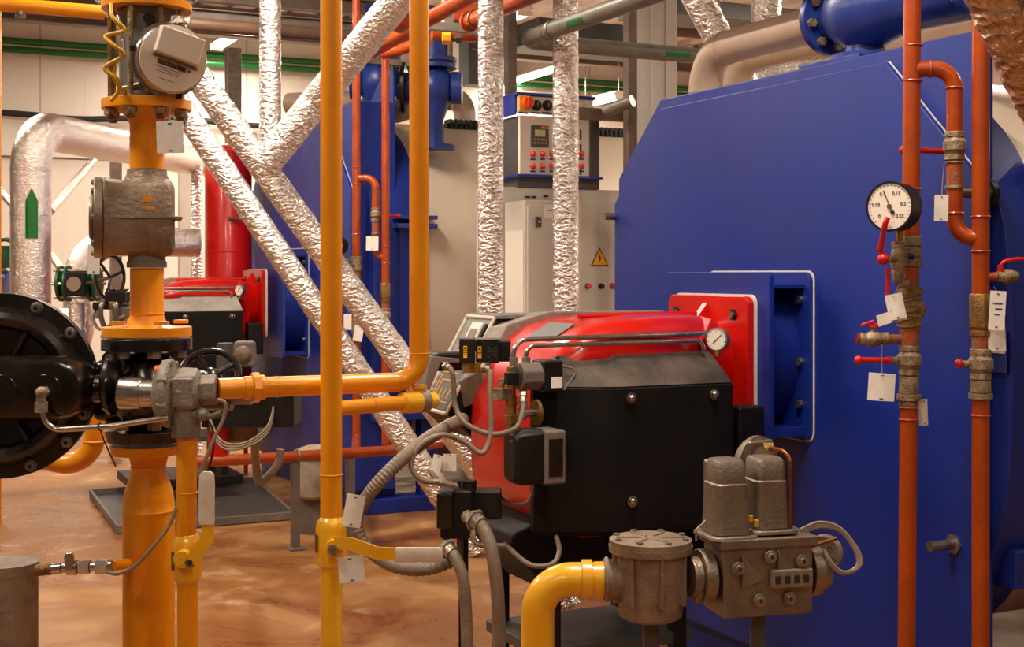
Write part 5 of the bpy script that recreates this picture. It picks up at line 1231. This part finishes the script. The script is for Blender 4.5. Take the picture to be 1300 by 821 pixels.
# ---------- tall yellow pipes ----------
q0 = P(277, 493.5, YG); zc = q0.z
q1 = alongN(q0, 532); rY = .0225
t = thing('gas_pipe', 'second tall yellow pipe: runs right from the grey regulator, bends up to the ceiling', 'pipe', q1)
mb = MB().tube(fillet([q0, q1, V((q1.x, q1.y, CZ))], .062, 14), rY, 32)
for px in (352, 505): weld(mb, alongN(q0, px), N, rY, .0016)
weld(mb, q1+Z*.065, Z, rY, .0016)
mb.build('pipe', 'yellow_paint', t)
u0 = alongN(q0, 322); MB().cyl(u0-N*.022, u0-N*.004, rY*1.12, n=32).cyl(u0-N*.004, u0+N*.012, .0335, n=8).cyl(u0+N*.012, u0+N*.024, rY*1.2, n=32).build('union_nut', 'yellow_paint', t, .001)
YV = 2.93
t = thing('gas_pipe', 'front tall yellow gas pipe, the one with the horizontal lever valve low down', 'pipe', P(420.5, 680, YV))
vx_ = P(420.5, 0, YV).x
def v_(py): return V((vx_, YV, P(0, py, YV).z))
mb = MB().tube([v_(662), V((vx_, YV, CZ))], .0236, 34); weld(mb, v_(602), Z, .0236, .002)
mb.build('pipe', 'yellow_paint', t)
# branch
be = V((q1.x-.006, 0, 0)); zb = P(0, 519, YV).z
b0 = V((vx_, YV, zb)); b1 = b0+ (V((q1.x, q1.y, zb))-b0)
dirb = (b1-b0).normalized()
mb = MB().tube([b0, b1-dirb*.03], .0165, 26); weld(mb, b0.lerp(b1, .45), dirb, .0165, .0015); mb.build('branch', 'yellow_paint', t)
t = thing('gas_tee_valve', 'small yellow tee valve joining the front pipe branch to the bend above', 'valve', b1-Z*.03)
MB().lathe(b1, dirb, [(-.055, .0165), (-.05, .0235), (-.02, .026), (.022, .026), (.026, .0185), (.046, .0185), (.05, .016)], 24).build('body', 'yellow_bright', t)
MB().cyl(b1, V((b1.x, b1.y, zc-rY*.8)), .0145, n=20).cyl(b1+Z*.03, b1+Z*.038, .018, n=20).build('riser', 'yellow_bright', t)
MB().cyl(b1-dirb*.004, b1+dirb*.02, .0265, n=24).build('metal_band', 'cast_grey', t)
# valve low on the front pipe
t = thing('gas_ball_valve', 'yellow gas ball valve on the front pipe with a white-gripped lever pointing right', 'valve', v_(740))
c = v_(687)
MB().lathe(c, Z, [(-.058, .024), (-.05, .032), (-.03, .0345), (.03, .0345), (.045, .032), (.055, .024)], 10).build('body', 'yellow_bright', t, .001)
q = c+V((.012, -.03, -.006)); MB().cyl(q+YY*.01, q-YY*.022, .0195, n=28).build('stem_boss', 'yellow_bright', t, .002); s_ = MB().hexn(q-YY*.028, YY, .0125, .012).build('stem_nut', 'zinc', t); MB().cyl(q-YY*.034, q-YY*.0355, .006, n=16).build('stem_end', 'brass', s_)
def lv(px, py): return P(px, py, YV-.06)
pr = fillet([lv(424, 689), lv(446, 690), lv(478, 702), lv(560, 705)], .05)
R = []
for i, p in enumerate(pr):
    d = (pr[min(i+1, len(pr)-1)]-pr[max(0, i-1)]).normalized(); sd = YY.cross(d).normalized(); R.append([p-sd*.0135-YY*.002, p+sd*.0135-YY*.002, p+sd*.0135+YY*.002, p-sd*.0135+YY*.002])
MB().rings(R).build('lever', 'yellow_bright', t)
a = lv(532, 704); MB().rings([[a+X*x+Z*zz*w*.0155+YY*y*.005 for zz, y in ((-1, -.6), (-.7, -1), (.7, -1), (1, -.6), (1, .6), (.7, 1), (-.7, 1), (-1, .6))] for x, w in ((-.05, 1), (-.045, 1.03), (.04, 1.0), (.05, .9))]).build('grip', 'sleeve_white', t)
MB().box(c+V((-.031, -.014, 0)), (.004, .02, .04)).build('id_plate', 'grey_dust', t, .001)
t = thing('gas_pipe', 'lower piece of the front yellow pipe from its lever valve to the floor', 'pipe', V((vx_, YV, 0)))
MB().tube([c-Z*.055, V((vx_, YV, .0))], .0236, 34).build('pipe', 'yellow_bright', t)
tag('white tag hanging on the right of the front yellow pipe, above the lever', P(449, 648, YV-.045), .04, .07, P(446, 640, YV), .18, bend=.004, fx=(0, -1, 0))
tag('white tag hanging under the yellow lever of the front pipe', P(446, 722, YV-.05), .055, .055, P(446, 697, YV-.06), -.12, bend=.004, fx=(0, -1, 0))

# ---------- gas train bits between (far burner) ----------
c = P(266, 476, 3.3)
t = thing('handwheel_valve', 'black cast handwheel valve behind the grey regulator', 'valve', V((c.x, c.y, 0)))
hx_ = V((.1, -.8, .6)).normalized(); w = MB().torus(c, hx_, .07, .009, 44, 10).build('handwheel', 'black_gloss', t)
fr_ = frame(hx_)
for k in range(4): a = k*1.571+.5; MB().tube([c-hx_*.01, c+(fr_[0]*math.cos(a)+fr_[1]*math.sin(a))*.068], .0075, 10).build('spoke', 'black_gloss', w)
MB().ball(c-hx_*.02, .03).build('hub', 'black_gloss', w)
MB().cyl(c-hx_*.02, c-hx_*.09, .02, n=20).cyl(c-hx_*.09-X*.13, c-hx_*.09+X*.05, .04, n=28).cyl(c-hx_*.09-X*.12, c_(492)+V((.04, .03, 0)), .035, n=24).build('body', 'black_gloss', t)
MB().cyl(c-hx_*.09+X*.05, c-hx_*.09+X*.1, .026, n=20).build('side_union', 'cast_grey', t)
c = P(311, 449, 5.2)
t = thing('flame_sensor_head', 'small grey square actuator head on two rods in front of the far burner', 'actuator', V((c.x, c.y, 0)))
MB().box(c, (.088, .06, .1), taper=(.9, .8)).build('head', 'grey_dust', t, .012); MB().lathe(c-YY*.03, -YY, [(0, .034), (.012, .03), (.022, .018), (.025, .002)], 28).build('dome', 'cast_brown', t)
for sx in (-.036, .036): MB().cyl(c+V((sx, 0, -.05)), c+V((sx, 0, -.22)), .004, n=10).build('rod', 'steel', t)
b_ = V((c.x, c.y, c.z-.27)); MB().box(b_-YY*.06, (.16, .22, .11)).build('valve_block', 'alu_cast', t, .01); 
c2 = P(286, 448, 5.3); o = MB().cyl(c2-Z*.07, c2+Z*.03, .034, n=28).cyl(c2+Z*.03, c2+Z*.04, .03, n=28).cyl(c2-Z*.2, c2-Z*.07, .015, n=12).build('solenoid_coil', 'dark_grey'); tagp(o, 'short black solenoid coil between the handwheel and the square actuator head', 'solenoid')
c = P(300, 500, 5.0)
t = thing('gas_valve_block', 'low dark gas valve block behind the yellow union, carrying grey cable loops', 'valve', V((c.x, c.y, 0)))
MB().box(c+Z*.02, (.36, .16, .05)).build('bar', 'dull_steel', t, .008); MB().box(c-Z*.05+X*.06, (.34, .2, .13)).build('black_body', 'black_plastic', t, .01); MB().box(V((c.x-.165, c.y, (c.z)/2)), (.02, .02, c.z)).build('stand', 'dark_grey', t, .003)
MB().box(c+V((-.06, -.02, -.17)), (.07, .06, .12)).build('red_coil', 'red_paint', t, .01)
MB().cyl(c+V((.03, -.06, -.03)), c+V((.03, -.06, -.1)), .03, n=24).build('regulator_bell', 'cast_grey', t)
for k in range(3):
    o = MB().tube(spline([P(350, 500+k*2, 4.95), P(340, 540+k*4, 4.84), P(310, 562+k*3, 4.82), P(280, 558+k*4, 4.84), P(262, 520+k*3, 4.9)], 10), .0042, 10).build('cable_loop', 'cable_grey'); tagp(o, 'grey cable in the bundle looping under the yellow union', 'cable', 'grey cable loops under the yellow union')
o = pipe('flexible_hose', 'grey corrugated hose hanging behind the low orange pipe, near the tray', 'hose', spline([P(318, 508, 5.15), P(322, 540, 6.0), P(325, 590, 6.5), P(330, 612, 6.6), P(352, 590, 6.6), P(356, 570, 6.6)], 8), .02, 'hose_grey', n=18)
for px, w_ in ((192+128, .05),):
    pass

# ---------- hoses and pump in front of the near burner ----------
def corr(amp, per):
    return lambda p, w, i: amp*(1 if i % 2 else -1)
YH = 4.05
o = MB().tube(resample(spline([P(588, 532, 4.5), P(565, 543, 4.3), P(530, 566, 4.15), P(492, 600, YH), P(464, 634, YH), P(452, 664, YH), P(466, 695, YH), P(500, 718, YH), P(540, 722, YH), P(572, 712, YH)], 10), .007), .021, 20, disp=corr(.0012, 1)).build('flexible_conduit', 'hose_grey'); tagp(o, 'thick light grey corrugated conduit swinging from the console behind the yellow lever', 'hose')
def braid(lab, pts, r=.0075, m='hose_grey', ends='zinc', name='braided_hose', eh=.03):
    pts = [V(p) for p in pts]; q = spline(pts, 10); t = thing(name, lab, 'hose', pts[-1])
    MB().tube(q, r, 16).build('hose', m, t)
    for a, b in ((q[0], q[3]), (q[-1], q[-4])): d = (b-a).normalized(); MB().cyl(a, a+d*eh, r*1.25, n=16).hexn(a+d*.004, d, r*1.7, .012).build('ferrule', ends, t)
    return t
braid('thin braided hose looping from the left pressure switch elbow down to the pump block', [P(566, 464, 4.28), P(573, 470, 4.25), P(576, 486, 4.25), P(578, 515, 4.25), P(592, 538, 4.22), P(625, 551, 4.2), P(655, 543, 4.2), P(664, 520, 4.22), P(664, 500, 4.25)], .0085, 'hose_grey', 'zinc')
braid('braided hose from the right pressure switch, curling low and back to the pump block', [P(614, 465, 4.26), P(622, 472, 4.24), P(622, 500, 4.22), P(623, 550, 4.2), P(612, 575, 4.18), P(588, 560, 4.18), P(560, 552, 4.15), P(532, 567, 4.12), P(522, 592, 4.1), P(536, 609, 4.1), P(560, 612, 4.12)], .0085, 'hose_grey', 'zinc')
# pump block
c = P(580, 650, 4.2)
t = thing('oil_pump_block', 'black valve block with braided hoses, standing before the near burner', 'pump', V((c.x, c.y, 0)))
MB().box(c+Z*.0, (.1, .1, .15)).build('block', 'black_plastic', t, .008); MB().box(c+V((-.035, -.03, .015)), (.05, .08, .11)).build('front_block', 'black_gloss', t, .006)
MB().box(c+V((.08, .05, .02)), (.12, .09, .09)).build('rear_block', 'black_plastic', t, .008)
MB().cyl(c+V((0, .0, .07)), c+V((0, 0, .1)), .016, n=6).cyl(c+V((.04, 0, .07)), c+V((.04, 0, .1)), .022, n=20).build('top_ports', 'black_plastic', t)
MB().box(c+V((-.062, -.03, 0)), (.003, .02, .06)).build('white_label', 'paper', t); MB().box(V((c.x+.02, c.y+.02, (c.z-.06)/2)), (.03, .03, c.z-.06)).build('support', 'black_plastic', t, .003)
for dx, L_ in ((-.03, .07), (.012, .09)): q = c+V((dx, -.03, -.07)); MB().cyl(q, q-Z*L_, .011, n=16).hexn(q-Z*L_, Z, .016, .018).build('drain_fitting', 'dark_grey', t)
a = P(592, 655, 4.12); MB().cyl(a, P(604, 662, 4.08), .02, n=20).build('hose_nipple', 'brass_dirty', t); 
MB().cyl(P(560, 612, 4.12), P(578, 616, 4.14), .012, n=6).cyl(P(578, 616, 4.14), P(582, 625, 4.16), .009, n=12).build('inlet_fitting', 'zinc', t)
MB().tube(spline([P(601, 670, 4.15), P(601, 685, 4.12), P(612, 692, 4.1), P(640, 693, 4.15)], 8), .009, 12).build('drain_elbow', 'brass_dirty', t)
braid('thick braided hose arching from the pump block down to the floor', [P(602, 659, 4.08), P(612, 668, 4.05), P(622, 690, 4.02), P(628, 720, 4.0), P(632, 760, 4.0), P(634, 820, 4.02), P(634, 860, 4.05)], .0205, 'hose_grey', 'zinc', eh=.04)
braid('second thick braided hose, lower, ending behind the white lever grip', [P(566, 694, 4.05), P(578, 708, 4.02), P(588, 735, 4.0), P(592, 780, 4.0), P(594, 860, 4.0)], .018, 'hose_grey', 'zinc', eh=.035)
o = MB().tube(spline([P(628, 625, 4.3), P(650, 640, 4.3), P(672, 636, 4.32), P(676, 610, 4.35), P(660, 590, 4.38)], 8), .006, 10).build('burner_cable', 'hose_grey'); tagp(o, 'grey cable bowing under the square actuator of the near burner', 'cable')
o = MB().tube(spline([P(640, 690, 4.3), P(672, 716, 4.2), P(700, 716, 4.2), P(710, 700, 4.25), P(706, 680, 4.4)], 8), .008, 10).build('burner_cable', 'hose_grey'); tagp(o, 'brownish cable sagging below the near burner beside the yellow elbow', 'cable')
tag('small tag hanging behind the thin hose loop, left one', P(554, 590, 4.6), .035, .07, P(552, 580, 4.6), .25, fx=(0, -1, 0))
tag('small printed tag hanging behind the thin hose loop, right one', P(571, 587, 4.62), .045, .06, None, 0, fx=(0, -1, 0))
o = MB().tube([P(546, 598, 4.5), P(586, 646, 4.45)], .009, 12).build('bracket_rod', 'cable_grey'); tagp(o, 'thin grey rod slanting from the tags down to the pump block', 'rod')
for k, (a, b, r) in enumerate(((P(576, 545, 6.3), P(722, 772, 6.3), .06),)):
    foilpipe('foil pipe end visible between the red burner housing and the pump block', [a, b], r, amp=.006)

# ---------- gas train of the near burner, bottom ----------
YT = 3.35
fcn = P(826, 700, YT)
zt = P(0, 684, YT).z
t = thing('gas_filter_pot', 'round cast gas filter pot with a bolted lid at the bottom centre', 'filter', V((fcn.x, YT, zt-.22)))
pc = V((fcn.x, YT, 0)); r = .092
MB().lathe(pc, Z, [(zt-.2, .06), (zt-.19, .078), (zt-.1, .088), (zt-.03, r)], 48).build('body', 'cast_brown', t)
for k in range(8): w = k*.785+.2; d = V((math.cos(w), math.sin(w), 0)); MB().box(pc+d*.088+Z*(zt-.09), (.02, .01, .13), (d, Z.cross(d), Z), (1.1, 1)).build('rib', 'cast_brown', t, .002)
ld = MB().lathe(pc, Z, [(zt-.03, .104), (zt-.014, .105), (zt-.014, .103), (zt-.0, .103), (zt+.003, .095), (zt+.003, .03), (zt+.005, .0)], 56).build('lid', 'cast_brown', t)
for k in range(8): w = k*.785+.4; q = pc+V((math.cos(w), math.sin(w), 0))*.09+Z*(zt+.001); MB().cyl(q, q+Z*.007, .008, n=16).build('lid_screw', 'zinc', ld)
for k in range(6): w = k*1.047; d = V((math.cos(w), math.sin(w), 0)); MB().tube([pc+d*.02+Z*(zt+.004), pc+d*.085+Z*(zt+.004)], .003, 6).build('lid_rib', 'cast_brown', ld)
MB().tube([V((pc.x, pc.y, zt-.2)), V((pc.x, pc.y, 0))], .02, 16).build('support_post', 'dark_grey', t)
# neck to the pipe
pl = P(770, 735, YT)
MB().cyl(V((pc.x-.07, YT, pl.z)), V((pc.x-.118, YT, pl.z)), .05, n=32).torus(V((pc.x-.11, YT, pl.z)), X, .05, .006, 32, 8).build('inlet_neck', 'cast_brown', t)
zg = pl.z
o = thing('gas_pipe', 'short yellow gas pipe with an elbow entering the filter pot from the left', 'pipe', V((P(690, 0, YT).x, YT, 0)))
ex = P(683, 0, YT).x
MB().tube(fillet([V((pc.x-.105, YT, zg)), V((ex, YT, zg)), V((ex-.001, YT, 0))], .085, 14), .042, 34).build('pipe', 'yellow_bright', o)
x0 = P(744, 0, YT).x; MB().cyl(V((x0-.012, YT, zg)), V((x0+.016, YT, zg)), .049, n=34).build('collar', 'yellow_bright', o, .003); MB().cyl(V((x0+.02, YT, zg)), V((x0+.05, YT, zg)), .044, n=34).build('sleeve', 'yellow_bright', o)
# double solenoid valve
bc = P(962, 735, YT+.02); DX = V((.97, .24, 0)).normalized(); DY = Z.cross(DX)
zb1 = P(0, 678, YT).z
t = thing('double_solenoid_valve', 'grey double solenoid gas valve block with two towers at the bottom', 'valve', V((bc.x, bc.y, zb1-.22)))
MB().box(V((bc.x, bc.y, zb1-.1))+DX*0, (.24, .13, .19), (DX, DY, Z)).build('block', 'alu_cast', t, .008)
MB().box(V((bc.x, bc.y, zb1-.012)), (.26, .15, .024), (DX, DY, Z)).build('top_plate', 'alu_cast', t, .004)
MB().tube([V((bc.x, bc.y, zb1-.19)), V((bc.x, bc.y, 0))], .02, 16).build('support_post', 'dark_grey', t)
for sgn in (-1, 1):
    e = V((bc.x, bc.y, zb1-.1))+DX*sgn*.13; MB().cyl(e, e+DX*sgn*.03, .066, n=36).cyl(e+DX*sgn*.03, e+DX*sgn*.055, .05, n=36).build('end_flange', 'alu_cast', t, .003); bolts_ring(e+DX*sgn*.0, DX*sgn, .0, 0, .01, .01, t)
MB().cyl(V((bc.x, bc.y, zb1-.06))+DX*.18, V((bc.x, bc.y, zb1-.06))+DX*.2+DY*.02, .045, n=32).build('outlet_boss', 'cast_brown', t, .006)
MB().cyl(P(880, 735, YT), P(893, 735, YT), .058, n=32).build('coupling', 'alu_cast', t, .004)
fx0 = V((bc.x, bc.y, 0))-DY*.066
for dx, z in ((-.085, -.07), (.0, -.045), (.085, -.06), (-.03, -.15), (.05, -.15)):
    q = fx0+DX*dx+Z*(zb1+z); b = MB().cyl(q, q-DY*.014, .016, n=24).cyl(q-DY*.014, q-DY*.02, .01, n=16).build('plug', 'zinc', t, .001); MB().hexn(q-DY*.0205, DY, .005, .002).build('socket', 'ink', b)
MB().prism([fx0+DX*-.075+Z*(zb1-.04)-DY*.001, fx0+DX*-.02+Z*(zb1-.1)-DY*.001, fx0+DX*-.075+Z*(zb1-.12)-DY*.001], -DY*.012).build('web', 'alu_cast', t, .003); MB().prism([fx0+DX*.02+Z*(zb1-.03), fx0+DX*.07+Z*(zb1-.09), fx0+DX*.02+Z*(zb1-.11)], -DY*.012).build('web', 'alu_cast', t, .003)
MB().box(fx0+DX*.055+Z*(zb1-.1)-DY*.01, (.11, .02, .045), (DX, DY, Z)).build('terminal_strip', 'cast_brown', t, .004)
for k in range(4): q = fx0+DX*(.015+k*.025)+Z*(zb1-.1)-DY*.021; MB().box(q, (.014, .006, .02), (DX, DY, Z)).build('clip', 'ink', t, .002)
# towers
def tower(px, pyt, pyb, w, d, label, dy=0, cap=False):
    base = P(px, pyb, YT+dy); top = P(px, pyt, YT+dy); h = top.z-base.z; c = V((base.x, base.y, 0))
    def sec_(z, a, b, k=8):
        o = []
        for ccx, ccy, q0_ in ((1, 1, 0), (-1, 1, 90), (-1, -1, 180), (1, -1, 270)):
            for i in range(k+1):
                ww = math.radians(q0_+90*i/k); rr = min(a, b)*.45; o.append(c+DX*(ccx*(a-rr)+rr*math.cos(ww))+DY*(ccy*(b-rr)+rr*math.sin(ww))+Z*z)
        return o
    s = MB().rings([sec_(base.z-.012, w*1.5, d*1.5), sec_(base.z-.002, w*1.45, d*1.45)]).build('tower_foot', 'alu_cast', t, .003)
    q = MB().rings([sec_(base.z, w*1.12, d*1.12), sec_(base.z+h*.06, w*1.08, d*1.08), sec_(base.z+h*.62, w*.98, d*.98), sec_(base.z+h*.66, w*.98, d*.98), sec_(base.z+h*.68, w*.9, d*.9), sec_(base.z+h*.93, w*.88, d*.88), sec_(base.z+h*.985, w*.76, d*.76), sec_(base.z+h, w*.5, d*.5)], True).build('solenoid_tower', 'alu_cast', t, sharp=40)
    return c, base, top
tower(921, 581, 674, .044, .05, '', 0); tower(971, 578, 666, .044, .05, '', .04)
q = P(905, 583, YT+.05); MB().box(V((q.x, q.y, q.z-.09)), (.035, .05, .18), (DX, DY, Z)).build('tower_back', 'alu_cast', t, .008)
for px, py in ((953, 662), (960, 668)): MB().cyl(P(px, py, YT-.03), P(px, py-8, YT-.03), .006, n=10).build('yellow_pin', 'yellow_cable', t)
# pressure regulator disc behind the towers
rc2 = P(962, 590, YT+.14); rx2 = V((.62, -.78, 0)).normalized()
t2 = MB().lathe(rc2, rx2, [(-.03, .03), (-.025, .066), (-.01, .076), (.004, .076), (.006, .066), (.02, .04), (.024, .02), (.03, .018)], 40).build('regulator_disc', 'alu_cast', t)
MB().box(rc2+Z*.02+rx2*.0, (.09, .03, .09), (rx2.cross(Z), rx2, Z)).build('square_flange', 'alu_cast', t, .006)
MB().cyl(rc2-Z*.04, rc2-Z*.2, .02, n=20).build('regulator_stem', 'alu_cast', t)
e = P(975, 567, YT+.08); MB().hexn(e, X, .012, .024).build('tube_nut', 'brass', t)
o = thing('copper_tube', 'bent copper pressure tube from the regulator disc down to the valve block', 'tube', P(1010, 690, YT))
MB().tube(fillet([P(973, 567, YT+.08), P(1003, 574, YT+.02), P(1003, 690, YT), P(1022, 696, YT), P(1062, 683, YT+.02)], .035), .0052, 14).build('tube', 'copper', o)
for k in range(3):
    o = MB().tube(spline([P(1016, 678-k*3, YT+.03), P(1040, 669-k*3, YT+.03), P(1066, 674-k*2, YT+.03), P(1085+k*2, 698, YT+.02), P(1088+k*2, 718, YT+.01), P(1070, 726+k, YT+.0), P(1052, 710+k*2, YT+.0), P(1046, 698, YT+.01)], 10), .0045, 12).build('cable_loop', 'cable_grey'); tagp(o, 'grey cable coiled at the right end of the solenoid valve', 'cable', 'cable coil by the solenoid valve')
o = MB().tube(spline([P(884, 686, YT-.02), P(885, 672, YT-.02), P(893, 664, YT), P(900, 655, YT+.02)], 8), .003, 8).build('signal_wire', 'cable_grey'); tagp(o, 'thin white wire between the filter pot and the left tower', 'wire')
# ---------- camera, world, view ----------
cam = bpy.data.cameras.new('camera'); co = bpy.data.objects.new('camera', cam); COL.objects.link(co)
co.location = CAM; co.rotation_euler = (math.radians(90), 0, 0)
cam.sensor_width = 36; cam.lens = 36*F/1300; cam.shift_y = -(821/2-HY)/1300; cam.clip_start = .05; cam.clip_end = 100
SC.camera = co
w = bpy.data.worlds.new('world'); SC.world = w; w.use_nodes = True
w.node_tree.nodes['Background'].inputs[0].default_value = (1, .86, .72, 1); w.node_tree.nodes['Background'].inputs[1].default_value = .05
vs = SC.view_settings; vs.view_transform = 'Standard'; vs.look = 'None'; vs.gamma = 1; vs.use_curve_mapping = False; vs.exposure = .45
for o in COL.objects:
    if o.type == 'EMPTY': o.empty_display_size = .05
